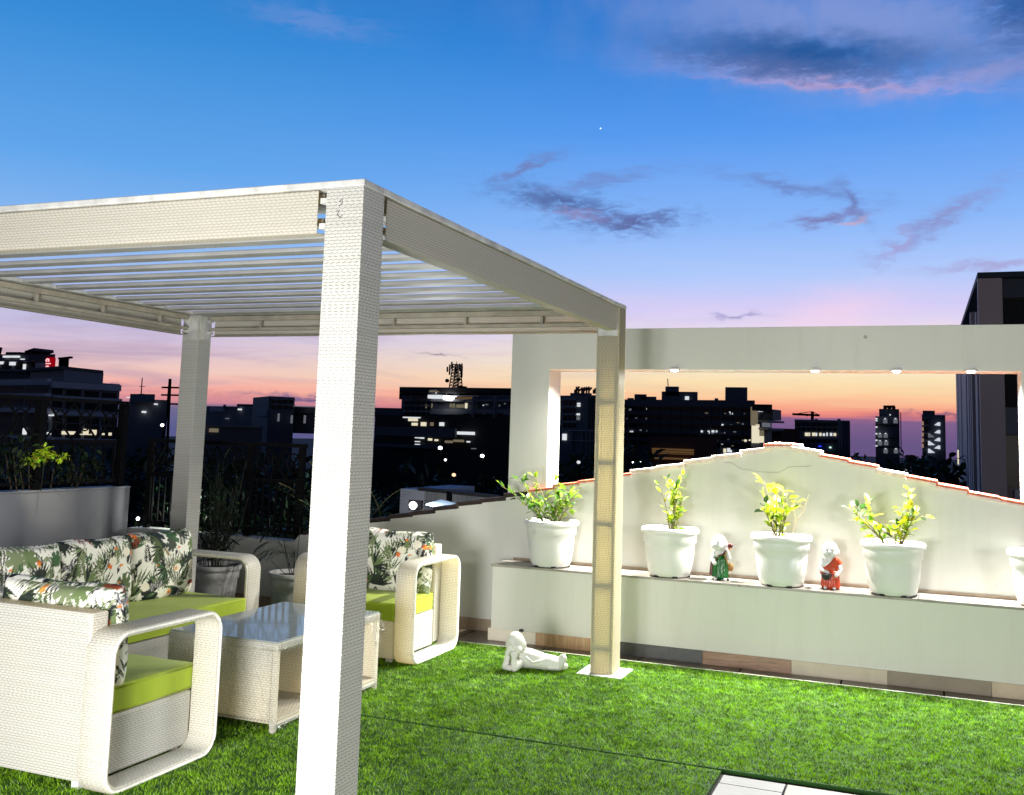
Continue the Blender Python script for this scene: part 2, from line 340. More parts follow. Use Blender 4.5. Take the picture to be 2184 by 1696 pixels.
# ------------------------------------------------------------------ lights
def lamp(name, kind, loc, power, col=(1, 1, 1), size=.03, target=None, angle=120, blend=1.0):
    l = bpy.data.lights.new(name, kind); l.energy = power; l.color = col
    if kind != 'AREA': l.shadow_soft_size = size
    if kind == 'SPOT': l.spot_size = R(angle); l.spot_blend = blend
    o = bpy.data.objects.new(name, l); COL.objects.link(o); o.location = loc
    if target is not None: o.rotation_euler = (Vector(target) - Vector(loc)).to_track_quat('-Z', 'Y').to_euler()
    return o
WY = 7.9024
LED_X = (-2.33, -1.794, -.724, -.153, .344)
LEDW = emit('led_lens', (1.0, 1.0, 1.0), 14)
# ------------------------------------------------------------------ ground, terrace
tag(MB().box(-900, 900, -300, 1600, -12.4, -12).obj('ground', simple('city_ground', (.02, .021, .022), .9)), kind='structure')
tag(MB().box(-7.3, 6, -4, 8.1, -.5, -.012).obj('terrace_floor', GROUT), kind='structure')
pv = MB()
joints = [-7.05, -6.33, -5.6, -4.88, -4.16, -3.43, -2.68, -1.938, -1.207, -.524, .124, .8, 1.5]
mi = 0
for a, b in zip(joints[:-1], joints[1:]):
    for y0, y1 in ((7.0, 7.60), (7.61, 7.9), (6.3, 6.99), (5.6, 6.29), (4.9, 5.59), (4.2, 4.89), (3.5, 4.19), (2.8, 3.49)):
        if y1 < 6.99 and a > -5.7: continue
        pv.box(a + .006, b - .006, y0, y1, -.01, -.001 + .0004 * (mi % 5), 0); mi += 1
tag(pv.obj('floor_tiles', T_FLOOR, bevel=.002), kind='structure')
pv = MB()
for (x0, x1, y0, y1, mt_) in ((-.905, -.613, 5.025, 5.150, 0), (-.905, -.613, 4.60, 5.020, 0), (-.603, -.02, 4.60, 5.150, 1), (-.01, .6, 4.6, 5.15, 1), (-.905, -.613, 4.0, 4.59, 1), (-.603, -.02, 4.0, 4.59, 0)):
    pv.box(x0, x1, y0, y1, -.01, .004, mt_)
tag(pv.obj('paving', [T_PALE, T_SAND], bevel=.002), kind='structure')
# turf
def turf():
    base = MB(); base.box(-5.75, 3.0, 5.222, 7.335, -.011, .007); base.box(-5.75, -.925, 2.2, 5.195, -.011, .007)
    b = tag(base.obj('turf_mat', simple('turf_backing', (.018, .075, .008), .9, .35, 90, .6, 160)), kind='structure')
    tr = MB().box(-5.75, 3.0, 7.336, 7.346, -.011, .016).obj('turf_edge_strip', simple('edge_strip', (.62, .66, .55), .6)); tag(tr, kind='structure')
    n1, n2 = 350000, 165000
    P = np.vstack([np.c_[RNG.uniform(-5.7, 2.4, n1), RNG.uniform(5.225, 7.338, n1)], np.c_[RNG.uniform(-5.2, -.925, n2), RNG.uniform(2.75, 5.192, n2)]]).astype(np.float32)
    keep = (P[:, 0] > -1.2 * P[:, 1]) & (P[:, 0] < .30 * P[:, 1] + .2); 
    for (qx, qy) in ((-2.119, 6.859), (-2.119, 3.286)): keep &= ~((P[:, 0] > qx - .088) & (P[:, 0] < qx + .252) & (P[:, 1] > qy - .088) & (P[:, 1] < qy + .252))
    P = P[keep]; n = len(P)
    # clumped lay of the fibres
    def vn(P, s, seed):
        r = np.random.default_rng(seed); G = r.random((64, 64)); q = P * s; i = np.floor(q).astype(int); f = q - i; f = f * f * (3 - 2 * f)
        a = G[i[:, 0] % 64, i[:, 1] % 64]; b_ = G[(i[:, 0] + 1) % 64, i[:, 1] % 64]; c = G[i[:, 0] % 64, (i[:, 1] + 1) % 64]; d = G[(i[:, 0] + 1) % 64, (i[:, 1] + 1) % 64]
        return (a * (1 - f[:, 0]) + b_ * f[:, 0]) * (1 - f[:, 1]) + (c * (1 - f[:, 0]) + d * f[:, 0]) * f[:, 1]
    ang = 6.28 * (vn(P, 9, 1) * 1.3 + RNG.normal(0, .16, n)); lean = .35 + .9 * vn(P, 22, 2) * RNG.uniform(.5, 1.3, n)
    h = RNG.uniform(.010, .018, n) * (.75 + .5 * vn(P, 14, 3)); wd = RNG.uniform(.0016, .0030, n)
    edge = np.minimum(np.abs(P[:, 1] - 5.205), .05) / .05; h = h * (.6 + .4 * edge)
    yaw = RNG.uniform(0, 6.28, n); dx, dy = np.cos(yaw) * wd, np.sin(yaw) * wd
    z0 = np.full(n, .006)
    V = np.empty((n, 3, 3), np.float32)
    V[:, 0] = np.c_[P[:, 0] - dx, P[:, 1] - dy, z0]; V[:, 1] = np.c_[P[:, 0] + dx, P[:, 1] + dy, z0]
    V[:, 2] = np.c_[P[:, 0] + np.cos(ang) * h * lean, P[:, 1] + np.sin(ang) * h * lean, z0 + h]
    t = RNG.random(n); k = vn(P, 30, 4)
    t = np.clip(1.0 * t + .7 * k - .4, 0, 1)[:, None]
    C = (1 - t) * np.array([.014, .055, .002]) + t * np.array([.325, .63, .018])
    st = RNG.random(n) < .03; C[st] = np.array([.36, .50, .22])
    C = np.repeat(C[:, None, :], 3, 1).reshape(-1, 3)
    me = bpy.data.meshes.new('artificial_turf'); me.vertices.add(3 * n); me.vertices.foreach_set('co', V.ravel())
    me.loops.add(3 * n); me.loops.foreach_set('vertex_index', np.arange(3 * n, dtype=np.int32))
    me.polygons.add(n); me.polygons.foreach_set('loop_start', np.arange(0, 3 * n, 3, dtype=np.int32)); me.polygons.foreach_set('loop_total', np.full(n, 3, np.int32))
    me.update(); me.validate()
    ca = me.color_attributes.new('col', 'FLOAT_COLOR', 'POINT'); ca.data.foreach_set('color', np.hstack([C, np.ones((len(C), 1))]).astype(np.float32).ravel())
    me.materials.append(TURFM); o = bpy.data.objects.new('artificial_turf', me); COL.objects.link(o)
    tag(o, 'bright green artificial grass blades covering the terrace', 'grass', kind='stuff')
turf()
# ------------------------------------------------------------------ gable wall, frame wall, ledge
gw = thing('gable_wall', 'off white terrace wall rising to a tile capped gable behind the pots', 'wall', (0, 8.0, 0))
def gl(x): return .66 + (x + 5.19) * (1.592 - .66) / (4.223) if x < -.967 else max(.66, 1.592 - (x + .967) * .2265)
poly = [(-7.157, 0), (4.4, 0), (4.4, gl(4.4)), (3.15, gl(3.15)), (-.967, 1.592), (-3.0, gl(-3.0)), (-5.16, gl(-5.16)), (-5.20, .655), (-5.245, .600), (-5.30, .592), (-7.157, .605)]
MB().xzprism(poly, WY - 8.0, .11).obj('wall', WALLM, gw)
def tiles(x0, x1, step, seed):
    r = random.Random(seed); mb = MB(); x = x0
    while (x < x1) if step > 0 else (x > x1):
        xe = x + step; lo, hi = min(x, xe), max(x, xe)
        zt = gl((lo + hi) / 2); dzz = .5 * (gl(hi) - gl(lo)); j = r.uniform(-.006, .006)
        # each tile lies flatter than the slope, so the edge steps
        a = Vector((lo, 0, zt - dzz * .68 + j)); b = Vector((hi + .015, 0, zt + dzz * .68 + j))
        yf = WY - 8.0 - .018 - r.uniform(0, .012)
        mb.add([(a.x, yf, a.z), (b.x, yf, b.z), (b.x, .13, b.z), (a.x, .13, a.z), (a.x, yf, a.z + .020), (b.x, yf, b.z + .020), (b.x, .13, b.z + .022), (a.x, .13, a.z + .022)],
               [(0, 3, 2, 1), (4, 5, 6, 7), (0, 1, 5, 4), (1, 2, 6, 5), (2, 3, 7, 6), (3, 0, 4, 7)], 0 if r.random() < .55 else 1)
        mb.add([(a.x, yf + .004, a.z - .016), (b.x, yf + .004, b.z - .016), (b.x, .125, b.z - .016), (a.x, .125, a.z - .016), (a.x, yf + .004, a.z), (b.x, yf + .004, b.z), (b.x, .125, b.z), (a.x, .125, a.z)],
               [(0, 3, 2, 1), (0, 1, 5, 4), (1, 2, 6, 5), (3, 0, 4, 7)], 1)
        x = xe
    return mb
SHADET = simple('shaded_tile', (.028, .019, .017), .8, .3, 20)  # roof tile with the shade left of the pier put into its colour
co_ = tiles(-5.15, -3.05, .215, 9).obj('tile_coping', [SHADET, SHADET], gw, .004); co_['label'] = 'dark tile edge left of the pier, shade painted into its colour'
tiles(-3.0, -1.0, .215, 3).obj('tile_coping', [TERRA, TERRW], gw, .004)
tiles(4.3, -.93, -.2, 4).obj('tile_coping', [TERRA, TERRW], gw, .004)
MB().box(-1.03, -.90, WY - 8.0 - .03, .13, 1.592, 1.616).obj('ridge_tile', TERRW, gw, .01)
cr = [(2050 + x * .20604, 1100 + y * .20604) for x, y in ((430, 1290), (520, 1290), (600, 1340), (680, 1385), (780, 1392), (870, 1418), (1000, 1425), (1080, 1430), (1210, 1430), (1290, 1395), (1350, 1355), (1500, 1345), (1620, 1350), (1670, 1325))]
MB().tube([at(u * .72247, v * .72247, WY - .0005) - Vector((0, 8, 0)) for u, v in cr], .0016, 4).obj('plaster_crack', simple('crack', (.28, .29, .25), .9), gw)
sk = MB()
xs = -7.1
while xs < -3.2:
    sk.box(xs, min(xs + .645, -3.19), WY - 8.0 - .014, WY - 8.0 + .002, .0, .095); xs += .65
sk.obj('skirting', stone_tile('brown_skirting', (.24, .18, .12), (.38, .30, .22), 8, .5, (7, 1, 1)), gw, .002)
cb = [at(1672, 950, 7.96), at(1900, 1010, 7.96), at(2184, 1074, 7.96), at(2400, 1118, 7.96)]
tag(MB().tube(cb, .006, 5).obj('white_cable', simple('cable_white', (.78, .78, .78), .5)), 'thin white cable running down along the tile coping', 'cable')

fw = thing('frame_wall', 'tall off white wall frame with a wide window opening above the gable', 'wall', (-1.1, 8.05, 0))
y0, y1 = WY + .003, 8.194
def rel(b): return (b[0] + 1.1, b[1] + 1.1, b[2] - 8.05, b[3] - 8.05, b[4], b[5])
MB().xzprism([(x + 1.1, z) for x, z in ((-3.187, .62), (-2.8466, .62), (-2.8466, 2.161), (.663, 2.161), (.663, .62), (1.05, .62), (1.05, 2.494), (-3.187, 2.494))], y0 - 8.05, y1 - 8.05).obj('wall', WALLM, fw, .003)
bp = at(1846, 719, WY); MB().tube([(bp.x + 1.1, WY - 8.05 + .002, bp.z), (bp.x + 1.1, WY - 8.05 - .006, bp.z)], .013, 12).obj('bolt_cap', simple('bolt', (.35, .36, .30), .5), fw)

LZ, LY, LX = .5893, 7.5572, -3.1732
lg = thing('planter_ledge', 'long low rendered ledge with a stone top carrying white pots', 'ledge', (-1, 7.7, 0))
def rl(b): return (b[0] + 1, b[1] + 1, b[2] - 7.7, b[3] - 7.7, b[4], b[5])
MB().box(*rl((LX + .008, 2.02, LY + .020, WY - .001, 0, LZ - .0185))).obj('wall', WALLM, lg, .003)
sl = MB(); xx = LX
for wdt in (1.05, .9, 1.2, .85, 1.2):
    sl.box(*rl((xx, xx + wdt - .002, LY, WY - .001, LZ - .018, LZ))); xx += wdt
sl.obj('stone_top', STONE, lg, .002)
MB().box(*rl((LX + .06, 2.0, WY - .014, WY - .002, LZ + .001, LZ + .022))).obj('back_trim', stone_tile('ledge_trim', (.24, .17, .11), (.36, .28, .2), 9), lg, .002)
pl = [(-3.184, -2.781, T_CREAM, 'cream skirting tile'), (-2.781, -2.13, T_WOOD, 'tan wood grained skirting tile'), (-2.13, -1.489, T_GREY, 'charcoal skirting tile'), (-1.489, -.862, T_BROWN, 'brown wood grained skirting tile'), (-.862, -.227, T_BEIGE, 'beige skirting tile'), (-.227, .413, T_TAUPE, 'taupe skirting tile'), (.413, 1.05, T_TAN, 'tan skirting tile')]
for a, b, mt_, lb in pl:
    o = MB().box(*rl((a + .001, b - .001, 7.5665, LY + .0195, 0, .0947))).obj('skirting_tile', mt_, lg, .0015); o['label'] = lb
dn = at(1114, 1344, LY + .01)
tag(MB().tube([(dn.x, 7.566, .100), (dn.x, 7.52, .108)], .011, 10).obj('drain_spout', BLKP), 'tiny black drain spout poking from the ledge skirting', 'spout')
# downlights under the beam
for i, x in enumerate(LED_X):
    t = thing('downlight', ['lit downlight under the beam hidden behind the rear pergola post', 'lit downlight nearest the pergola post under the beam', 'lit downlight under the beam above the gable peak', 'lit downlight under the beam between the two brightest lamps', 'bluish lit downlight closest to the right pier'][i], 'downlight', (x, WY - .010, 2.161), 0, 'downlights under the wall beam')
    MB().lathe([(.0, .012), (.034, .012), (.036, .0), (.036, -.003), (.032, -.004)], 20).obj('housing', PLATE, t)
    MB().lathe([(.032, -.004), (.028, -.010), (.016, -.015), (.0, -.016)], 20, cap=(False, False)).obj('lens', LEDW, t)
    lamp('downlight_lamp', 'SPOT', (x, WY - .013, 2.112), (420, 420, 430, 430, 440)[i], ((1, .97, .88), (1, .97, .9), (1, .97, .9), (1, .97, .9), (.95, .97, 1))[i], .03, (x, WY - .30, 0), 166, .9)
# unseen lamps with no known fitting: spot inferred from lit faces, added side fill
lamp('camera_side_lamp', 'SPOT', (-2.06, .50, .62), 1180, (1, .995, .98), .75, (-3.3, 4.5, 1.1), 118, .9)
lamp('side_fill_lamp', 'POINT', (4.6, 1.4, 1.75), 800, (1, .97, .9), .5)
# ------------------------------------------------------------------ pergola
AX, AY, PW, PL_, PWX, PH, ZB, ZC = -1.9553, 3.2861, .1639, 3.7369, 3.815, 2.5599, 2.3596, 2.5324
pg = thing('pergola', 'white wicker clad pergola with four posts and a slatted roof over the seats', 'pergola', (AX - PWX / 2, AY + PL_ / 2, 0))
ox, oy = pg.location.x, pg.location.y
def P_(x0, x1, y0, y1, z0, z1): return (x0 - ox, x1 - ox, y0 - oy, y1 - oy, z0, z1)
def shell(mb, x0, x1, y0, y1, z0, z1, t=.004):
    mb.box(*P_(x0, x1, y0, y0 + t, z0, z1)); mb.box(*P_(x0, x1, y1 - t, y1, z0, z1))
    mb.box(*P_(x0, x0 + t, y0 + t + .0002, y1 - t - .0002, z0, z1)); mb.box(*P_(x1 - t, x1, y0 + t + .0002, y1 - t - .0002, z0, z1))
posts = [(AX - PW, AY), (AX - PW, AY + PL_ - PW), (AX - PWX, AY + PL_ - PW), (AX - PWX, AY)]
for pi_, (px, py) in enumerate(posts):
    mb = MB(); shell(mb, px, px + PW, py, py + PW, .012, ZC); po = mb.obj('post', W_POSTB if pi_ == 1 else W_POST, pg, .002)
    fr = MB(); i_ = .007; q = .022
    for a in (px + i_, px + PW - i_ - q):
        for b in (py + i_, py + PW - i_ - q): fr.box(*P_(a, a + q, b, b + q, .013, ZC))
    z = .16
    while z < 2.4:
        for b in (py + i_, py + PW - i_ - q): fr.box(*P_(px + i_ + q + .001, px + PW - i_ - q - .001, b, b + q, z, z + .03))
        z += .42
    for k in range(1, 5):
        xx = px + i_ + q + (PW - 2 * i_ - 2 * q) * k / 5
        fr.box(*P_(xx - .0022, xx + .0022, py + .0055, py + .0085, .02, ZC - .02)); fr.box(*P_(xx - .0022, xx + .0022, py + PW - .0085, py + PW - .0055, .02, ZC - .02))
    for zz in (.55, .92, 1.42, 1.75): fr.box(*P_(px + .03, px + PW - .03, py + .0055, py + .0075, zz, zz + .004))
    fr.obj('inner_frame', DARKF, po)
    MB().box(*P_(px - .075, px + PW + .075, py - .075, py + PW + .075, .004, .0118)).obj('base_plate', PLATE, pg, .001)
def beam(x0, x1, y0, y1, side):
    """wicker outside and underneath, open at the inner side with the tubes showing"""
    t = .004; mb = MB(); tb = MB(); r = .028
    if side in ('-y', '+y'):
        yo = (y0, y0 + t) if side == '-y' else (y1 - t, y1)
        mb.box(*P_(x0, x1, *yo, ZB, ZC - .004)); mb.box(*P_(x0, x1, y0 + (t + .0002 if side == '-y' else 0), y1 - (t + .0002 if side == '+y' else 0), ZB, ZB + t))
        a, b = (y1 - r, y1) if side == '-y' else (y0, y0 + r)
        tb.box(*P_(x0, x1, a, b, ZB + .045, ZB + .070)); tb.box(*P_(x0, x1, a, b, ZC - .045, ZC - .006))
        k = x0 + .5
        while k < x1: tb.box(*P_(k, k + .02, a + .002, b - .002, ZB + .0705, ZC - .0455)); k += .62
    else:
        xo = (x0, x0 + t) if side == '-x' else (x1 - t, x1)
        mb.box(*P_(*xo, y0, y1, ZB, ZC - .004)); mb.box(*P_(x0 + (t + .0002 if side == '-x' else 0), x1 - (t + .0002 if side == '+x' else 0), y0, y1, ZB, ZB + t))
        a, b = (x1 - r, x1) if side == '-x' else (x0, x0 + r)
        tb.box(*P_(a, b, y0, y1, ZB + .045, ZB + .070)); tb.box(*P_(a, b, y0, y1, ZC - .045, ZC - .006))
        k = y0 + .5
        while k < y1: tb.box(*P_(a + .002, b - .002, k, k + .02, ZB + .0705, ZC - .0455)); k += .62
    b_ = mb.obj('beam', W_PERG, pg, .0015); tb.obj('beam_frame', BEAMF, b_, .002)
G = .045
xl, xr, yn, yf = AX - PWX, AX, AY, AY + PL_; BT = .075
beam(xl + PW + G, xr - PW - G, yn + .012, yn + .012 + BT, '-y'); beam(xl + PW + G, xr - PW - G, yf - .012 - BT, yf - .012, '+y')
beam(xr - .012 - BT, xr - .012, yn + PW + G, yf - PW - G, '+x'); beam(xl + .012, xl + .012 + BT, yn + PW + G, yf - PW - G, '-x')
for (px, py) in posts:
    br = MB()
    sx = 1 if px < ox else -1; sy = 1 if py < oy else -1
    xe = px + PW if sx > 0 else px; ye = py + PW if sy > 0 else py
    for zz in (ZB + .02, ZB + .12):
        a, b = sorted((xe + .0005 * sx, xe + (G - .0005) * sx)); yc = py + PW / 2 - sy * .04
        br.box(*P_(a, b, yc - .015, yc + .015, zz, zz + .022))
        a, b = sorted((ye + .0005 * sy, ye + (G - .0005) * sy)); xc_ = px + PW / 2 - sx * .04
        br.box(*P_(xc_ - .015, xc_ + .015, a, b, zz, zz + .022))
    a, b = sorted((xe + .0005 * sx, xe + .006 * sx)); br.box(*P_(a, b, py + .01, py + PW - .01, ZB - .035, ZC - .006))
    a, b = sorted((ye + .0005 * sy, ye + .006 * sy)); br.box(*P_(px + .01, px + PW - .01, a, b, ZB - .035, ZC - .006))
    br.obj('bracket', ALU, pg, .001)
for b in ((xl - .003, xr + .003, yn - .003, yn + .15), (xl - .003, xr + .003, yf - .15, yf + .003)):
    MB().box(*P_(*b, ZC + .0005, PH)).obj('cap_rail', ALU, pg, .004)
for b in ((xl - .003, xl + .15), (xr - .15, xr + .003)):
    MB().box(*P_(b[0], b[1], yn + .151, (yn + yf) / 2 + .35, ZC + .0005, PH)).box(*P_(b[0], b[1], (yn + yf) / 2 + .354, yf - .151, ZC + .0005, PH - .004)).obj('cap_rail', ALU, pg, .004)
y = 3.59
while y < yf - .20:
    MB().box(*P_(xl + .15, xr - .15, y, y + .108, 2.534, 2.558)).obj('roof_slat', SLAT, pg, .006); y += .290
# pen marks on the post and the beam end
mk = MB()
for pts in ([(.058, 2.475), (.075, 2.485), (.072, 2.468), (.060, 2.458)], [(.050, 2.44), (.062, 2.442), (.052, 2.425), (.068, 2.412), (.076, 2.424)]):
    mk.tube([(AX - PW + a - ox, AY - .0012 - oy, z) for a, z in pts], .0014, 4)
mk.obj('pen_mark', BLKP, pg)
# ------------------------------------------------------------------ jungle print (a raster of leaves and animals, sampled onto the cloth)
N = 768
PAT = np.ones((N, N, 3), np.float32) * np.array(srgb(236, 234, 222), np.float32)
def fillpoly(pts, col):
    pts = np.asarray(pts, np.float32); mn = np.floor(pts.min(0)).astype(int) - 1; mx = np.ceil(pts.max(0)).astype(int) + 1
    gx, gy = np.meshgrid(np.arange(mn[0], mx[0]), np.arange(mn[1], mx[1])); ins = np.zeros(gx.shape, bool); j = len(pts) - 1
    for i in range(len(pts)):
        xi, yi = pts[i]; xj, yj = pts[j]
        if yi != yj: ins ^= ((yi > gy) != (yj > gy)) & (gx < (xj - xi) * (gy - yi) / (yj - yi) + xi)
        j = i
    PAT[gy[ins] % N, gx[ins] % N] = col
PR = random.Random(11)
def lf(x, y, a, L, wd, col, sp=None):
    n = 7; c, s = math.cos(a), math.sin(a); pts = []
    for sg in (1, -1):
        for i in range(n + 1):
            t = i / n if sg > 0 else 1 - i / n; o = sg * wd * math.sin(math.pi * t ** .8); pts.append((x + c * L * t - s * o, y + s * L * t + c * o))
    fillpoly(pts, col)
    if sp is not None: fillpoly([(x - s, y + c), (x + c * L, y + s * L), (x + s, y - c)], sp)
GRN = [srgb(*c) for c in ((58, 74, 48), (84, 100, 62), (44, 54, 44), (104, 122, 78), (70, 76, 66), (36, 42, 40), (120, 132, 96), (62, 96, 58))]
def palm(x, y, sc):
    c = PR.choice(GRN); base = PR.uniform(0, 6.28)
    for k in range(11): lf(x, y, base + (k - 5) * .26, sc * PR.uniform(.8, 1.1), sc * .06, PR.choice((c, GRN[5])))
def frond(x, y, sc):
    a = PR.uniform(-2.2, -1.0); c = PR.choice(GRN)
    for k in range(12):
        t = k / 12; px, py = x + math.cos(a) * sc * t, y + math.sin(a) * sc * t
        for sg in (1, -1): lf(px, py, a + sg * 1.0, sc * .38 * (1 - t * .7), sc * .035, c)
def monstera(x, y, sc):
    c = PR.choice(GRN); a0 = PR.uniform(0, 6.28)
    pts = []
    for k in range(40):
        t = 2 * math.pi * k / 40; r = sc * .5 * (1 - .45 * (k % 5 == 2)) * (1 - .3 * math.cos(t)); pts.append((x + r * math.cos(t + a0), y + r * math.sin(t + a0)))
    fillpoly(pts, c)
def blades(x, y, sc):
    for k in range(8):
        a = -1.57 + (k - 3.5) * .2 + PR.uniform(-.05, .05); lf(x + k * sc * .07, y, a, sc * PR.uniform(.7, 1.1), sc * .05, PR.choice(GRN), srgb(190, 190, 160))
def leopard(x, y, sc, col=srgb(128, 62, 38)):
    E = lambda cx, cy, a, b: fillpoly([(x + sc * (cx + a * math.cos(t)), y + sc * (cy + b * math.sin(t))) for t in np.linspace(0, 6.28, 18)], col)
    E(0, 0, .45, .16); E(-.5, -.12, .17, .15); E(.35, -.02, .2, .17)
    for lx in (-.38, -.25, .28, .42): fillpoly([(x + sc * (lx - .05), y), (x + sc * (lx + .06), y), (x + sc * (lx + .03), y + sc * .42), (x + sc * (lx - .05), y + sc * .42)], col)
    fillpoly([(x + sc * .45, y - sc * .1), (x + sc * .75, y + sc * .3), (x + sc * .7, y + sc * .34), (x + sc * .4, y + .05 * sc)], col)
    fillpoly([(x - sc * .62, y - sc * .22), (x - sc * .6, y - sc * .34), (x - sc * .52, y - sc * .24)], col); fillpoly([(x - sc * .46, y - sc * .24), (x - sc * .4, y - sc * .34), (x - sc * .36, y - sc * .2)], col)
    for k in range(14): px, py = x + sc * PR.uniform(-.4, .4), y + sc * PR.uniform(-.1, .1); fillpoly([(px - 2, py), (px, py - 2), (px + 2, py), (px, py + 2)], srgb(66, 30, 20))
def zebra(x, y, sc):
    leopard(x, y, sc, srgb(168, 168, 168))
    for k in range(12): px = x + sc * (-.55 + k * .085); fillpoly([(px, y - sc * .16), (px + sc * .03, y - sc * .16), (px + sc * .07, y + sc * .16), (px + sc * .04, y + sc * .16)], srgb(44, 46, 52))
    fillpoly([(x - sc * .42, y - .08 * sc), (x - sc * .56, y - sc * .5), (x - sc * .44, y - sc * .52), (x - sc * .25, y - .08 * sc)], srgb(90, 92, 98))
def toucan(x, y, sc):
    lf(x, y, 1.2, sc * .8, sc * .16, srgb(34, 34, 44)); fillpoly([(x - sc * .1, y - sc * .08), (x - sc * .42, y + sc * .02), (x - sc * .36, y + sc * .12), (x, y + sc * .1)], srgb(226, 128, 40)); lf(x + sc * .02, y + sc * .05, 1.3, sc * .28, sc * .07, srgb(240, 236, 220))
def flower(x, y, sc):
    for k in range(6): lf(x, y, k * 1.05 + .3, sc * .35, sc * .07, srgb(*PR.choice(((228, 122, 40), (206, 90, 46), (232, 160, 70)))))
for k in range(144):
    x, y = (k % 12) * N / 12 + PR.uniform(-20, 40), (k // 12) * N / 12 + PR.uniform(-20, 40)
    f = PR.choice((palm, frond, monstera, blades, palm, frond, blades)); f(x, y, PR.uniform(56, 112))
for k in range(44): lf(PR.uniform(0, N), PR.uniform(0, N), PR.uniform(0, 6.28), PR.uniform(34, 70), PR.uniform(5, 11), PR.choice(GRN + [srgb(140, 110, 60)]), srgb(180, 190, 150))
for k in range(9): fillpoly([(x_ + 26 * math.cos(t) * (1 + .1 * math.sin(9 * t)), y_ + 20 * math.sin(t)) for x_, y_ in [(PR.uniform(0, N), PR.uniform(0, N))] for t in np.linspace(0, 6.28, 30)], srgb(232, 226, 206))
for k in range(7): leopard(PR.uniform(0, N), (k + .5) * N / 7, PR.uniform(60, 76))
for k in range(6): zebra(PR.uniform(0, N), (k + .3) * N / 6, PR.uniform(54, 70))
for k in range(10): toucan(PR.uniform(0, N), (k + .3) * N / 10, PR.uniform(46, 60))
for k in range(12): flower(PR.uniform(0, N), PR.uniform(0, N), PR.uniform(36, 52))
def print_cushion(w, h, d, off, parent, loc, tilt=0, name='back_cushion'):
    """a plump box cushion: x width, z height, y depth; front at +y"""
    nx, nz = int(w / .0055), int(h / .0055); mb = MB(); cols = []; k = N / 1.1
    def P(s, t, side):
        X = (s - .5) * w; Z = t * h
        e = max(0, 1 - abs(2 * s - 1) ** 6) ** .5 * max(0, 1 - abs(2 * t - 1) ** 5) ** .5
        bulge = .35 + .65 * e
        wob = .006 * noise.noise(Vector((s * 5 + off * 9, t * 4, side * 3)))
        Y = side * (d / 2) * bulge + wob * (side > 0)
        X *= 1 - .025 * (abs(2 * t - 1) ** 3); Z = h / 2 + (Z - h / 2) * (1 - .03 * (abs(2 * s - 1) ** 3)) + .008 * math.cos(s * 6.28 + off)
        return (X, Y, Z)
    for side in (1, -1):
        o = len(mb.v)
        for j in range(nz + 1):
            for i in range(nx + 1):
                s, t = i / nx, j / nz; mb.v.append(P(s, t, side))
                wrap = d * .5 * (1 - side)
                px = int((off * 1.37 + s * w * side + wrap) * k) % N; py = int((off * .71 - t * h * side) * k) % N
                cols.append(PAT[py, px])
        for j in range(nz):
            for i in range(nx):
                a = o + j * (nx + 1) + i; q = (a, a + 1, a + nx + 2, a + nx + 1); mb.f.append(q if side < 0 else q[::-1]); mb.m.append(0)
    M1 = (nx + 1) * (nz + 1)
    ringi = [i for i in range(nx + 1)] + [j * (nx + 1) + nx for j in range(1, nz + 1)] + [nz * (nx + 1) + i for i in range(nx - 1, -1, -1)] + [j * (nx + 1) for j in range(nz - 1, 0, -1)]
    L = 16; prev = ringi
    ringb = [M1 + r for r in ringi]
    rings = [ringi]
    for q in range(1, L):
        o = len(mb.v); t = q / L
        for r, b in zip(ringi, ringb):
            A = Vector(mb.v[r]); B = Vector(mb.v[b]); p = A.lerp(B, t); out = Vector((p.x / (w / 2), 0, (p.z - h / 2) / (h / 2)))
            mg = max(abs(out.x), abs(out.z)); out = Vector((math.copysign(1, out.x) * (abs(out.x) > mg * .98), 0, math.copysign(1, out.z) * (abs(out.z) > mg * .98)))
            p += out * .012 * math.sin(math.pi * t); mb.v.append(tuple(p))
            px = int((off * 1.37 + p.x + .5 * w + (p.y * (abs(out.x) > 0))) * k) % N; py = int((off * .71 - p.z + p.y * (abs(out.z) > 0)) * k) % N
            cols.append(PAT[py, px])
        rings.append(list(range(o, o + len(ringi))))
    rings.append(ringb); n = len(ringi)
    for a, b in zip(rings[:-1], rings[1:]):
        for i in range(n): mb.f.append((a[i], a[(i + 1) % n], b[(i + 1) % n], b[i])); mb.m.append(0)
    mb.c = np.array(cols); o = mb.obj(name, PRINT, parent, 0, True, loc, uvmap=False); o.rotation_euler = (tilt, 0, 0); return o
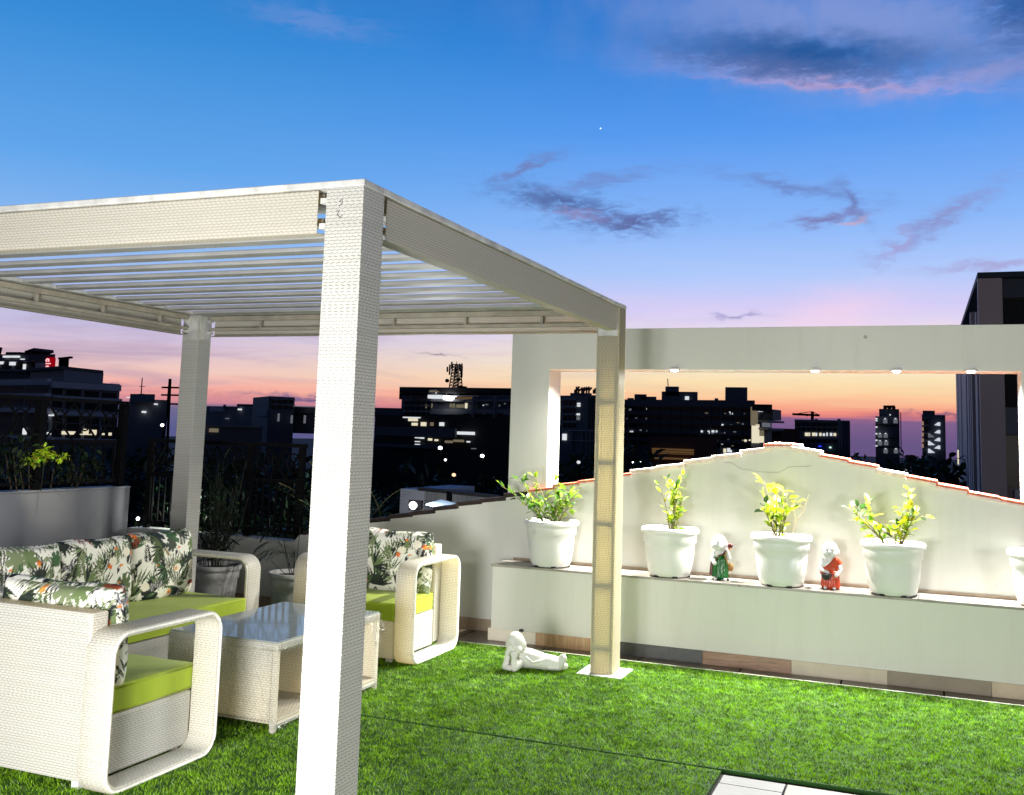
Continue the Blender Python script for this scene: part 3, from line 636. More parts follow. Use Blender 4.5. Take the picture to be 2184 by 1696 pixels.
# ------------------------------------------------------------------ wicker seats
BIND = simple('binding_strand', (.82, .80, .72), .4, .10, 40, .4, 120)
def loop_band(x0, x1, y0, y1, z0, z1, r=.105, t=.030):
    """rounded rectangular loop of woven band, in the y-z plane"""
    path = []
    for cx, cz, a0 in ((y1 - r, z1 - r, 0), (y0 + r, z1 - r, 90), (y0 + r, z0 + r, 180), (y1 - r, z0 + r, 270)):
        for k in range(9): a = R(a0 + k * 11.25); path.append((cx + r * math.cos(a), cz + r * math.sin(a), math.cos(a), math.sin(a)))
    n = len(path); bv = .006
    sec = [(x0 + bv, 0), (x1 - bv, 0), (x1 - bv * .3, bv * .3), (x1, bv), (x1, t - bv), (x1 - bv * .3, t - bv * .3), (x1 - bv, t), (x0 + bv, t), (x0 + bv * .3, t - bv * .3), (x0, t - bv), (x0, bv), (x0 + bv * .3, bv * .3)]
    ns = len(sec); per = [0]
    for a, b in zip(sec, sec[1:] + sec[:1]): per.append(per[-1] + math.dist(a, b))
    vs = []; L = [0]
    for i, (y, z, ny, nz) in enumerate(path):
        for x, dd in sec: vs.append((x, y - ny * dd, z - nz * dd))
        j = (i + 1) % n; L.append(L[-1] + math.dist(path[i][:2], path[j][:2]))
    fs, uv = [], []
    for i in range(n):
        j = (i + 1) % n
        for k in range(ns):
            k2 = (k + 1) % ns; fs.append((i * ns + k, i * ns + k2, j * ns + k2, j * ns + k))
            uv.append([(per[k], L[i]), (per[k + 1], L[i]), (per[k + 1], L[i + 1]), (per[k], L[i + 1])])
    mb = MB().add(vs, fs, 0, uv); eb = MB()
    for x in (x0, x1):
        ring = [(x, y - ny * .012, z - nz * .012) for y, z, ny, nz in path]; eb.tube(ring + [ring[0]], .0075, 6, cap=False)
    return mb, eb
def soft_box(name, b, mat_, parent, r=.022, puff=.01):
    x0, x1, y0, y1, z0, z1 = b; mb = MB(); nx, ny = max(8, int((x1 - x0) / .05)), max(8, int((y1 - y0) / .05))
    bm = bmesh.new(); bmesh.ops.create_cube(bm, size=1)
    for v in bm.verts: v.co = Vector(((x0 + x1) / 2 + v.co.x * (x1 - x0), (y0 + y1) / 2 + v.co.y * (y1 - y0), (z0 + z1) / 2 + v.co.z * (z1 - z0)))
    bmesh.ops.subdivide_edges(bm, edges=[e for e in bm.edges], cuts=9, use_grid_fill=True)
    for v in bm.verts:
        s, t = (v.co.x - x0) / (x1 - x0), (v.co.y - y0) / (y1 - y0)
        e = (max(0, 4 * s * (1 - s)) ** .4) * (max(0, 4 * t * (1 - t)) ** .4)
        if v.co.z > (z0 + z1) / 2: v.co.z += puff * e + .004 * noise.noise(Vector((s * 6, t * 6, x0 * 7)))
        v.co.y += .004 * noise.noise(Vector((s * 9, v.co.z * 20, y0 * 5)))
    me = bpy.data.meshes.new(name); bm.to_mesh(me); bm.free(); me.materials.append(mat_)
    for p in me.polygons: p.use_smooth = True
    o = bpy.data.objects.new(name, me); COL.objects.link(o); o.parent = parent
    bv = o.modifiers.new('bevel', 'BEVEL'); bv.width = r; bv.segments = 3; bv.limit_method = 'ANGLE'; bv.angle_limit = R(50)
    # piping seam round the upper edge
    sm = MB(); q = .004
    for zz in (z1 - r * .4, z0 + r * .4):
        sm.tube([(x0 + r, y0 - q * .2, zz), (x1 - r, y0 - q * .2, zz)], q, 6); sm.tube([(x0 + r, y1 + q * .2, zz), (x1 - r, y1 + q * .2, zz)], q, 6)
        sm.tube([(x0 - q * .2, y0 + r, zz), (x0 - q * .2, y1 - r, zz)], q, 6); sm.tube([(x1 + q * .2, y0 + r, zz), (x1 + q * .2, y1 - r, zz)], q, 6)
    sm.obj('piping', mat_, o, 0, True)
    return o
def seat(name, label, cat, W, ncush, loc, rz, seed, group=None):
    t = thing(name, label, cat, loc, rz, group); h = W / 2; i = h - .148
    for s in (-1, 1):
        a, b = sorted((s * h, s * (h - .146))); mb_, eb_ = loop_band(a, b, -.375, .375, .004, .70); o_ = mb_.obj('arm_frame', W_CHAIR, t, 0, True); eb_.obj('edge_binding', BIND, o_, 0, True)
    MB().box(-i, i, -.245, .355, .035, .295).obj('seat_base', W_CHAIR, t, .012)
    MB().box(-i + .0, i, -.352, -.25, .05, .767).obj('backrest', W_CHAIR, t, .010)
    for s in (-1, 1):
        for yy in (-.30, .31): MB().box(s * (i - .06) - .02, s * (i - .06) + .02, yy - .02, yy + .02, .004, .0495 if yy < 0 else .0345).obj('leg', ALU, t, .002)
    cw = 2 * i / ncush
    if ncush == 1: soft_box('seat_cushion', (-i + .002, i - .002, -.235, .385, .297, .418), LIME, t)
    else:
        soft_box('seat_cushion', (-i + .002, i - .002, -.235, .375, .297, .418), LIME, t)
    for k in range(ncush):
        print_cushion(cw - .004, .45, .19, seed + k * .53, t, (-i + cw * (k + .5), -.150, .405), R(4))
    return t
seat('wicker_armchair', 'cream wicker armchair seen from behind with its back to the camera', 'armchair', .98, 1, (-3.737, 3.925, 0), 0, .11, 'wicker armchairs')
seat('wicker_armchair', 'cream wicker armchair beside the low wall facing the camera, half behind the front post', 'armchair', .98, 1, (-3.744, 6.78, 0), math.pi, .77, 'wicker armchairs')
seat('wicker_sofa', 'long cream wicker sofa with lime seat and three printed back cushions', 'sofa', 2.12, 3, (-4.77, 5.160, 0), -math.pi / 2, .23)
# ------------------------------------------------------------------ coffee table
ct = thing('coffee_table', 'cream wicker coffee table with a glass top, still in plastic wrap', 'table', (-3.53, 5.227, 0))
tx0, tx1, ty0, ty1 = -.36, .36, -.552, .552
MB().box(tx0 + .03, tx1 - .03, ty0, ty0 + .006, .075, .43).obj('side_panel', W_CHAIR, ct); MB().box(tx0 + .03, tx1 - .03, ty1 - .006, ty1, .075, .43).obj('side_panel', W_CHAIR, ct)
MB().box(tx0 + .03, tx1 - .03, -.004, .004, .075, .43).obj('divider_panel', W_CHAIR, ct)
MB().box(tx0 + .004, tx1 - .004, ty0 + .0065, ty1 - .0065, .055, .0745).obj('bottom_shelf', wicker('shelf_wicker', (.68, .63, .50), (.60, .55, .42), (.12, .10, .07), .05, (.6, .5, .3), .022, .022), ct)
for sx in (tx0, tx1 - .03):
    for sy in (ty0 + .001, ty1 - .031): MB().box(sx, sx + .0295, sy, sy + .03, .004, .4295).obj('leg', W_CHAIR, ct, .004)
tp = MB(); tp.box(tx0, tx1, ty0, ty0 + .04, .43, .468); tp.box(tx0, tx1, ty1 - .04, ty1, .43, .468); tp.box(tx0, tx0 + .04, ty0 + .0405, ty1 - .0405, .43, .468); tp.box(tx1 - .04, tx1, ty0 + .0405, ty1 - .0405, .43, .468)
tp.obj('top_frame', W_CHAIR, ct, .006)
MB().box(tx0 + .04, tx1 - .04, ty0 + .04, ty1 - .04, .432, .440).obj('woven_top', simple('dark_weave', (.10, .12, .12), .6, .4, 30, .5, 120), ct)
br_ = MB()
for sx in (tx1 - .03, tx0): br_.box(sx, sx + .03, ty0 + .0325, ty1 - .0325, .035, .0545)
br_.obj('lower_rail', W_CHAIR, ct, .004)
mt_, g_, bs_, o_ = mat('table_glass'); bs_.inputs['Base Color'].default_value = (.055, .10, .105, 1); bs_.inputs['Roughness'].default_value = .07; bs_.inputs['Specular IOR Level'].default_value = .9; bs_.inputs['IOR'].default_value = 1.55; bs_.inputs['Base Color'].default_value = (.33, .375, .375, 1)
bs_.inputs['Alpha'].default_value = .82
MB().box(tx0 + .004, tx1 - .004, ty0 + .004, ty1 - .004, .469, .477).obj('glass_top', mt_, ct, .002)
mt_, g_, bs_, o_ = mat('plastic_wrap'); gl_ = g_.n('ShaderNodeBsdfGlossy'); gl_.inputs['Roughness'].default_value = .12; tr_ = g_.n('ShaderNodeBsdfTransparent'); mx_ = g_.n('ShaderNodeMixShader')
lw = g_.n('ShaderNodeLayerWeight'); lw.inputs[0].default_value = .35; tc_ = g_.n('ShaderNodeTexCoord'); bm_ = g_.n('ShaderNodeBump'); bm_.inputs['Strength'].default_value = 1; bm_.inputs['Distance'].default_value = .02
g_.put(bm_.inputs['Height'], g_.noise(tc_.outputs['Object'], 28, 4, .6, 1.5)); g_.nt.links.new(bm_.outputs[0], gl_.inputs['Normal']); g_.nt.links.new(bm_.outputs[0], lw.inputs['Normal'])
g_.put(mx_.inputs[0], g_.M('MULTIPLY', lw.outputs['Facing'], .55)); g_.nt.links.new(tr_.outputs[0], mx_.inputs[1]); g_.nt.links.new(gl_.outputs[0], mx_.inputs[2]); g_.nt.links.new(mx_.outputs[0], o_.inputs[0])
WRAP = mt_
wr = MB()
def sheet(fn, nu, nv):
    o = len(wr.v)
    for j in range(nv + 1):
        for i in range(nu + 1): wr.v.append(fn(i / nu, j / nv))
    for j in range(nv):
        for i in range(nu): a = o + j * (nu + 1) + i; wr.f.append((a, a + 1, a + nu + 2, a + nu + 1)); wr.m.append(0)
nz_ = lambda a, b, s: .006 * noise.noise(Vector((a * 9, b * 7, s)))
sheet(lambda s, t: (tx0 - .006 + s * (tx1 - tx0 + .012), ty0 - .009 + nz_(s, t, 1), .03 + t * .44), 30, 24)
sheet(lambda s, t: (tx1 + .008 + nz_(s, t, 2), ty0 - .006 + s * (ty1 - ty0 + .012), .42 + t * .05), 40, 4)
sheet(lambda s, t: (tx1 + .008 + nz_(s, t, 3), ty0 - .006 + s * (ty1 - ty0 + .012), .018 + t * .04), 40, 4)
sheet(lambda s, t: (tx1 + .012 + .03 * t * abs(math.sin(s * 9)) + nz_(s, t, 4) * 2, .42 + s * .14, .43 - t * (.10 + .05 * math.sin(s * 5))), 16, 12)
wr.obj('plastic_wrap', WRAP, ct, 0, True)
# ------------------------------------------------------------------ leaves
def leaf_geo(mb, cols, p, d, n, L, W, col, fold=.12):
    d = d.normalized(); sd = d.cross(n)
    if sd.length < 1e-4: sd = d.orthogonal()
    sd.normalize(); n = sd.cross(d).normalized(); o = len(mb.v)
    pts = [p, p + d * L * .33 + sd * W * .46 + n * W * fold, p + d * L * .33, p + d * L * .33 - sd * W * .46 + n * W * fold, p + d * L * .7 + sd * W * .38 + n * (W * fold - L * .05), p + d * L * .7 - n * L * .05, p + d * L * .7 - sd * W * .38 + n * (W * fold - L * .05), p + d * L - n * L * .16]
    mb.v += [tuple(q) for q in pts]; mb.f += [(o, o + 1, o + 2), (o, o + 2, o + 3), (o + 1, o + 4, o + 5, o + 2), (o + 2, o + 5, o + 6, o + 3), (o + 4, o + 7, o + 5), (o + 5, o + 7, o + 6)]; mb.m += [0] * 6
    cols += [col] * 8
def rvec(r): 
    while True:
        v = Vector((r.uniform(-1, 1), r.uniform(-1, 1), r.uniform(-1, 1)))
        if .1 < v.length < 1: return v.normalized()
POTPROF = [(.0, .004), (.135, .004), (.150, .012), (.162, .045), (.174, .11), (.182, .19), (.185, .245), (.197, .254), (.199, .30), (.199, .318), (.214, .322), (.217, .330), (.217, .350), (.212, .359), (.198, .360), (.190, .352), (.184, .31)]
def pot(t, mat_, sc=1.0):
    pr = [(r * sc, z * sc) for r, z in POTPROF]
    p = MB().lathe(pr, 56, cap=(False, False)).obj('pot', mat_, t, 0, True)
    MB().lathe([(.184 * sc, .325 * sc), (.09 * sc, .332 * sc), (0, .335 * sc)], 24, cap=(False, False)).obj('soil', SOIL, t, 0, True)
    nt_ = MB()
    for a in (-118, -62, 10, 130): 
        c, s = math.cos(R(a)), math.sin(R(a)); q = Vector((c, s, 0)); nt_.obox(q * .128 * sc + Vector((0, 0, .007)), q * .153 * sc + Vector((0, 0, .007)), .035, .014)
    nt_.obj('drain_notch', BLKP, p)
    return p
def bush(t, stems, seed, size, cA, cB, cD, dens=1.0, base=.33):
    """stems: list of (points, leaf count)"""
    r = random.Random(seed); mb = MB(); cols = []; sm = MB()
    for pts, nl in stems:
        pts = [Vector(p) for p in pts]; sm.tube(pts, [.0045 - .003 * i / (len(pts) - 1) for i in range(len(pts))], 5)
        segs = [(a, b) for a, b in zip(pts[:-1], pts[1:])]; tot = sum((b - a).length for a, b in segs)
        for k in range(int(nl * dens)):
            f = (k + r.random()) / (nl * dens); f = f ** .75; dd = f * tot
            for a, b in segs:
                if dd <= (b - a).length: break
                dd -= (b - a).length
            p = a.lerp(b, min(1, dd / (b - a).length)); ax = (b - a).normalized()
            d = (rvec(r) * .9 + Vector((0, 0, .25)) + ax * .45); d.normalize()
            n = (Vector((0, 0, 1)) + rvec(r) * .55).normalized(); L = size * r.uniform(.6, 1.25)
            x = r.random(); col = cA if x < .5 else (cB if x < .82 else cD)
            col = tuple(c * r.uniform(.8, 1.2) for c in col)
            q = p + d * L * .35; sm.tube([p, q], .0012, 4, cap=False); leaf_geo(mb, cols, q, d, n, L, L * r.uniform(.5, .68), col)
    mb.c = np.array(cols); mb.obj('foliage', LEAF, t, 0, False, uvmap=False); sm.obj('stem', STEM, t, 0, True, uvmap=False)
YG, YG2, DG = (.21, .33, .02), (.11, .22, .02), (.03, .085, .012)
def plant(label, x, y, seed, spec, size, cols=(YG, YG2, DG), badge=False):
    t = thing('potted_plant', label, 'potted plant', (x, y, LZ + .001), 0, 'white pots along the ledge'); p = pot(t, POTM)
    r = random.Random(seed); stems = []
    for (bx, by, tx, ty, tz, nl) in spec:
        b = Vector((bx, by, .33)); e = Vector((tx, ty, tz)); mid = b.lerp(e, .5) + Vector((r.uniform(-.03, .03), r.uniform(-.03, .03), .03)); stems.append(([b, b.lerp(mid, .55) + Vector((0, 0, .01)), mid, mid.lerp(e, .55) + Vector((0, 0, .012)), e], nl))
    bush(t, stems, seed, size, *cols)
    if badge:
        b = MB(); n = 20; a0 = R(-112); c = Vector((math.cos(a0), math.sin(a0), 0)) * .1985 + Vector((0, 0, .280)); tx = Vector((-math.sin(a0), math.cos(a0), 0))
        ring = [c + tx * .017 * math.cos(6.2832 * k / n) + Vector((0, 0, .017 * math.sin(6.2832 * k / n))) for k in range(n + 1)]; b.tube(ring, .0016, 5)
        b.tube([c + tx * -.008 + Vector((0, 0, .006)), c + tx * -.006 - Vector((0, 0, .006)), c + tx * .008 - Vector((0, 0, .004))], .0012, 4); b.tube([c + tx * .002 + Vector((0, 0, .005)), c + tx * .006 + Vector((0, 0, .001))], .0012, 4)
        b.obj('badge', simple('badge', (.45, .46, .42), .4), p)
    return t
plant('white pot with a wide spreading leafy plant at the left end of the ledge', -2.724, 7.705, 1,
      [(-.06, 0, -.43, -.02, .60, 22), (-.05, -.03, -.30, -.05, .68, 20), (0, .02, -.16, 0, .70, 18), (.02, 0, .02, -.02, .68, 14), (.05, .02, .15, 0, .60, 30), (.06, -.03, .20, -.05, .55, 28), (.03, -.04, .08, -.08, .52, 26), (-.02, -.05, -.12, -.1, .50, 22), (-.06, -.02, -.24, .02, .50, 18)], .062, badge=True)
plant('white pot with a narrow upright plant, just right of the pergola post', -1.769, 7.700, 2,
      [(.02, 0, -.03, -.01, .72, 26), (.03, .02, .09, 0, .74, 26), (.01, -.02, .04, -.04, .66, 26), (.04, 0, .10, -.02, .60, 20), (0, 0, -.09, -.02, .68, 6), (.02, .03, .03, .03, .58, 20)], .058, ((.29, .38, .010), (.18, .30, .015), (.05, .11, .012)))
plant('white pot with a broad leaved plant and bare twigs, between the two figurines', -.945, 7.690, 3,
      [(-.05, 0, -.12, -.02, .74, 16), (-.04, .02, -.02, -.03, .68, 14), (-.02, -.02, .05, -.05, .66, 12), (-.03, -.02, -.10, -.08, .56, 14), (.0, .0, .10, -.02, .60, 12), (-.02, 0, .0, -.06, .54, 16)], .085, ((.38, .42, .01), (.15, .25, .012), (.012, .04, .008)))
tw = [o for o in COL.objects if o.name.startswith('potted_plant')][-1]
MB().tube([(.06, 0, .33), (.10, 0, .45), (.16, -.02, .55), (.195, -.02, .66)], .0022, 5).tube([(.10, 0, .45), (.09, -.02, .56), (.11, -.02, .64)], .0018, 5).tube([(.16, -.02, .55), (.13, -.03, .60)], .0015, 5).obj('dry_twig', simple('twig', (.55, .42, .24), .7), tw)
plant('white pot with a forked plant leaning to both sides, right of the red robed figurine', -.187, 7.680, 4,
      [(-.05, 0, -.24, -.02, .57, 24), (-.06, -.02, -.17, -.04, .63, 18), (-.04, 0, -.30, .0, .58, 16), (.04, 0, .11, -.02, .73, 22), (.05, .02, .06, -.02, .60, 22), (.06, -.02, .15, -.03, .56, 20), (.05, 0, .20, .0, .55, 10), (.02, -.03, .05, -.08, .46, 22)], .068, ((.38, .42, .01), (.17, .28, .012), (.022, .06, .01)))
plant('white pot cut off by the right edge of the photo', .745, 7.68, 5, [(0, 0, .1, 0, .6, 20), (.02, 0, .2, 0, .55, 20)], .06)
# ------------------------------------------------------------------ figurines

def blobmesh(name, caps, mat_, parent, vox=.0045, smooth=6):
    """union of tapered capsules fused into one continuous surface"""
    mb = MB()
    for a, b, ra, rb in caps:
        a, b = Vector(a), Vector(b); n = max(2, int((b - a).length / (min(ra, rb) * .5)) + 1)
        for i in range(n + 1): t = i / n; mb.ball(a.lerp(b, t), ra + (rb - ra) * t, 8)
    return remesh(name, mb, mat_, parent, vox, smooth)
def remesh(name, mb, mat_, parent, vox, smooth):
    o = mb.obj('tmp', mat_, None, uvmap=False); md = o.modifiers.new('r', 'REMESH'); md.mode = 'VOXEL'; md.voxel_size = vox
    sm = o.modifiers.new('s', 'SMOOTH'); sm.iterations = smooth; sm.factor = .5
    dg = bpy.context.evaluated_depsgraph_get(); me = bpy.data.meshes.new_from_object(o.evaluated_get(dg)); me.name = name
    bpy.data.objects.remove(o)
    for p in me.polygons: p.use_smooth = True
    if not me.materials: me.materials.append(mat_)
    r = bpy.data.objects.new(name, me); COL.objects.link(r); r.parent = parent; return r
def face_marks(t, c, r, fdir, side, upv, name='face', m=None):
    """closed smiling eyes, nose, mouth lying on a round head"""
    def onh(a, b, k=1.0): d = (fdir + side * a + upv * b).normalized(); return c + Vector((d.x * r[0], d.y * r[1], d.z * r[2])) * k
    mk = MB()
    for s in (-1, 1):
        mk.tube([onh(s * (.18 + .07 * k), .10 + .06 * math.sin(math.pi * k / 4), 1.005) for k in range(5)], .0018, 4)
        mk.tube([onh(s * (.16 + .08 * k), .26 + .05 * math.sin(math.pi * k / 4), 1.005) for k in range(5)], .0014, 4)
    if m is None: mk.tube([onh(-.22 + .11 * k, -.30 - .10 * math.sin(math.pi * k / 4), 1.01) for k in range(5)], .0022, 4)
    mk.obj(name, m or LINEM, t)
    return onh
# green robed musician
t = thing('monk_figurine', 'small glazed figurine of a smiling child monk in green holding a stringed instrument', 'figurine', (-1.386, 7.71, LZ + .001), 0, 'monk figurines on the ledge')
H = Vector((-.012, -.005, .268))
hb = MB(); hb.ball(H, .055, 12, 0, (1.0, .98, 1.12)); hb.ball(H + Vector((-.028, -.032, -.018)), .026, 8); hb.ball(H + Vector((.012, -.036, -.02)), .024, 8); hb.ball(H + Vector((-.016, -.054, -.006)), .009, 8)
for s in (-1, 1): hb.ball(H + Vector((s * .054, .004, -.008)), .014, 8, 0, (.6, 1, 1.3))
for a, b, ra, rb in (((0, 0, .14), (-.004, 0, .225), .040, .030), ((-.045, 0, .195), (-.062, -.022, .145), .018, .015), ((-.062, -.022, .145), (-.035, -.052, .125), .015, .017), ((.045, 0, .195), (.066, -.025, .165), .018, .016), ((.066, -.025, .165), (.052, -.04, .225), .014, .013), ((-.03, -.01, .01), (-.03, -.045, .010), .014, .014), ((.035, -.01, .01), (.038, -.045, .010), .014, .014), ((-.02, 0, .1), (.02, 0, .1), .04, .04)):
    a, b = Vector(a), Vector(b)
    for i in range(7): hb.ball(a.lerp(b, i / 6), ra + (rb - ra) * i / 6, 8)
remesh('body', hb, PORC, t, .0042, 4)
rb_ = MB()
for z, rr in ((.012, .048), (.035, .056), (.065, .060), (.10, .056), (.13, .050), (.155, .044), (.178, .036)): rb_.ball((.002, -.006, z), rr, 10, 0, (1.0, .86, .62))
for k in range(9): a = -2.6 + k * .27; rb_.tube([(.05 * math.cos(a), .045 * math.sin(a), .16), (.066 * math.cos(a), .058 * math.sin(a), .02)], .006, 5)
remesh('robe', rb_, GREENG, t, .0042, 2)
MB().obox((-.068, .004, .03), (-.055, .004, .155), .03, .07).obj('cloak', MAROON, t, .012)
ins = MB(); ins.ball((.072, -.012, .098), .030, 10, 0, (.8, .5, 1.0)); ins.tube([(.058, -.04, .12), (.035, -.054, .19), (.078, -.03, .235)], .006, 6); ins.obj('instrument', BROWNG, t, 0, True)
MB().ball((.072, -.016, .255), .020, 8).ball((.060, -.03, .232), .014, 8).tube([(-.03, -.048, .15), (.02, -.055, .19), (.06, -.035, .24)], .006, 6).obj('instrument_head', MAROON, t, 0, True)
MB().lathe([(0, 0), (.06, 0), (.064, .005), (.06, .009), (0, .009)], 24, cap=(False, False)).obj('base', BLKP, t)
face_marks(t, H, (.056, .055, .062), Vector((-.35, -.93, -.05)).normalized(), Vector((.93, -.35, 0)), Vector((0, 0, 1)))
# red robed monk with bowl
t = thing('monk_figurine', 'small glazed figurine of a smiling child monk in orange red robe holding a black bowl', 'figurine', (-.608, 7.709, LZ + .001), 0, 'monk figurines on the ledge')
H = Vector((0, 0, .268))
hb = MB(); hb.ball(H, .057, 12, 0, (.98, .98, 1.12)); hb.ball(H + Vector((-.024, -.034, -.02)), .025, 8); hb.ball(H + Vector((.024, -.034, -.02)), .025, 8); hb.ball(H + Vector((0, -.056, -.006)), .009, 8)
for s in (-1, 1): hb.ball(H + Vector((s * .056, .004, -.008)), .014, 8, 0, (.6, 1, 1.3))
for a, b, ra, rb in (((0, 0, .12), (0, 0, .225), .042, .032), ((-.048, 0, .19), (-.070, -.02, .135), .020, .016), ((-.070, -.02, .135), (-.01, -.062, .118), .016, .012), ((.05, 0, .19), (.07, -.02, .14), .02, .016), ((.07, -.02, .13), (.042, -.055, .10), .015, .013), ((-.03, -.01, .01), (-.03, -.05, .010), .013, .013), ((.03, -.01, .01), (.03, -.05, .010), .013, .013), ((-.025, 0, .17), (.02, 0, .17), .036, .036)):
    a, b = Vector(a), Vector(b)
    for i in range(7): hb.ball(a.lerp(b, i / 6), ra + (rb - ra) * i / 6, 8)
remesh('body', hb, PORC, t, .0042, 4)
rb_ = MB()
for z, rr in ((.012, .062), (.04, .064), (.075, .063), (.11, .060)): rb_.ball((.002, -.002, z), rr, 10, 0, (1.0, .84, .62))
for i in range(9): f = i / 8; rb_.ball((-.035 + .075 * f, -.012, .115 + .085 * f), .038 - .008 * f, 8, 0, (1, 1, .8))
rb_.ball((.052, 0, .18), .030, 8); rb_.ball((.055, -.005, .145), .028, 8)
for k in range(10): a = -2.8 + k * .3; rb_.tube([(.055 * math.cos(a), .048 * math.sin(a), .12), (.066 * math.cos(a), .056 * math.sin(a), .015)], .006, 5)
remesh('robe', rb_, REDG, t, .0042, 2)
MB().lathe([(.012, -.030), (.026, -.024), (.034, -.006), (.036, .012), (.032, .012), (.026, .0), (0, -.01)], 24, c=(-.022, -.068, .098), cap=(True, False)).obj('bowl', BLKP, t, 0, True)
MB().lathe([(0, 0), (.064, 0), (.067, .004), (.062, .007), (0, .007)], 24, cap=(False, False)).obj('base', MAROON, t)
face_marks(t, H, (.057, .056, .063), Vector((0, -1, -.05)).normalized(), Vector((1, 0, 0)), Vector((0, 0, 1)))
# reclining statue on the turf
t = thing('reclining_statue', 'matte white statue of a small child monk lying on its belly, chin in its hands', 'statue', (-2.50, 6.71, .012), R(14))
hb = MB(); H = Vector((-.105, .0, .172))
hb.ball(H, .066, 14, 0, (.98, .98, 1.22)); hb.ball(H + Vector((-.034, -.040, -.028)), .026, 8); hb.ball(H + Vector((.026, -.048, -.032)), .028, 8); hb.ball(H + Vector((-.012, -.064, -.008)), .009, 8)
hb.ball(H + Vector((.064, .0, -.010)), .020, 8, 0, (.55, .9, 1.35)); hb.ball(H + Vector((-.062, .01, -.01)), .018, 8, 0, (.55, .9, 1.3))
for a, b, ra, rb in (((-.075, .02, .105), (.0, .03, .075), .045, .062), ((.0, .03, .072), (.10, .035, .055), .064, .054), ((.10, .035, .05), (.19, .03, .04), .050, .040), ((.19, .02, .04), (.22, .02, .085), .032, .030), ((.19, .055, .03), (.235, .055, .03), .03, .022),
                     ((-.055, -.01, .06), (-.10, -.065, .024), .032, .028), ((-.10, -.065, .024), (-.105, -.058, .105), .027, .020), ((-.10, .045, .05), (-.165, -.03, .022), .03, .026), ((-.165, -.03, .022), (-.150, -.035, .105), .026, .019), ((-.13, -.06, .02), (-.15, -.05, .02), .02, .02)):
    a, b = Vector(a), Vector(b)
    for i in range(8): hb.ball(a.lerp(b, i / 7), ra + (rb - ra) * i / 7, 8)
for k in range(4):   # fingers on the cheeks
    hb.tube([(-.122 + k * .013, -.066, .100), (-.126 + k * .013, -.066, .132 - .004 * abs(k - 1.5))], .0062, 6); hb.tube([(-.166 + k * .008, -.040 - k * .006, .100), (-.168 + k * .008, -.038 - k * .006, .128)], .0058, 6)
for k in range(5): hb.ball((.215 + .004 * k, .0 + .011 * k, .112 - .002 * k), .009, 6)
remesh('body', hb, STAT, t, .0036, 3)
rb_ = MB()
for i in range(11):
    f = i / 10; rb_.ball((-.04 + .215 * f, .032, .072 - .022 * f), .067 - .017 * f, 10, 0, (1, 1.0, .95))
for k in range(6): x = .125 + .014 * k; rb_.tube([(x, -.016, .02), (x + .01, -.012, .07), (x + .012, .03, .098 - .006 * k)], .006, 5)
rb_.tube([(-.03, -.035, .095), (.02, -.036, .06), (.09, -.02, .075), (.13, .02, .1)], .0075, 6)
remesh('robe', rb_, STAT, t, .004, 2)
face_marks(t, H, (.066, .066, .081), Vector((-.18, -.98, -.1)).normalized(), Vector((.98, -.18, 0)), Vector((0, 0, 1)), 'face', simple('carved_line', (.42, .41, .38), .7))
# ------------------------------------------------------------------ left parapet, rails, plants behind the sofa
pp = thing('parapet_wall', 'grey white parapet wall behind the sofa under a dark railing', 'wall', (-7.23, 5.5, 0))
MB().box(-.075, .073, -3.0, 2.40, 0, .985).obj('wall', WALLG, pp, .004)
MB().box(-.085, .080, -3.0, 2.398, .986, 1.004).obj('coping', simple('coping', (.30, .31, .33), .6), pp, .003)
def railing(name, label, a, b, z0, zt, zm, npost, thick):
    a, b = Vector(a), Vector(b); t = thing(name, label, 'railing', (a + b) / 2); o = t.location; L = (b - a).length; d = (b - a) / L
    pt = lambda s, z: a + d * s + Vector((0, 0, z - a.z)) - o
    MB().obox(pt(0, zt), pt(L, zt), .05, .035).obj('top_rail', BLACK, t)
    m_ = MB()
    for z in (zm, z0 + .06): m_.obox(pt(0, z), pt(L, z), .03, .03)
    m_.obj('mid_rail', BLACK, t)
    for k in range(npost):
        s = L * k / (npost - 1); s = min(max(s, .04), L - .04); MB().obox(pt(s, z0), pt(s, zt - .018), thick, thick).obj('post', BLACK, t)
    s = .0; r = random.Random(3)
    step = L / (npost - 1)
    for k in range(npost - 1):
        x0, x1 = k * step + thick, (k + 1) * step - thick; lt = MB()
        for q in range(3):
            xa, xb = x0 + (x1 - x0) * q / 3, x0 + (x1 - x0) * (q + 1) / 3
            lt.obox(pt(xa, zm + .02), pt(xb, zt - .03), .014, .014); lt.obox(pt(xb, zm + .02), pt(xa, zt - .03), .014, .014)
            xc, zc = (xa + xb) / 2, (zm + zt) / 2
            lt.tube([pt(xc + .07 * math.cos(j * .5236), zc + .09 * math.sin(j * .5236)) for j in range(13)], .008, 5)
        lt.obj('lattice', BLACK, t)
        bl = MB(); nb = 7
        for q in range(nb): xq = x0 + (x1 - x0) * (q + .5) / nb; bl.obox(pt(xq, z0 + .06), pt(xq, zm), .018, .018)
        bl.obj('baluster_row', BLACK, t)
    return t
railing('metal_railing', 'tall black lattice railing standing on the left parapet', (-7.23, 2.6, 1.0), (-7.23, 7.86, 1.0), 1.0, 1.805, 1.43, 6, .07)
railing('metal_railing', 'lower black lattice railing on the rear wall behind the plants', (-7.08, 8.03, .6), (-5.25, 8.03, .6), .6, 1.452, 1.12, 4, .05)
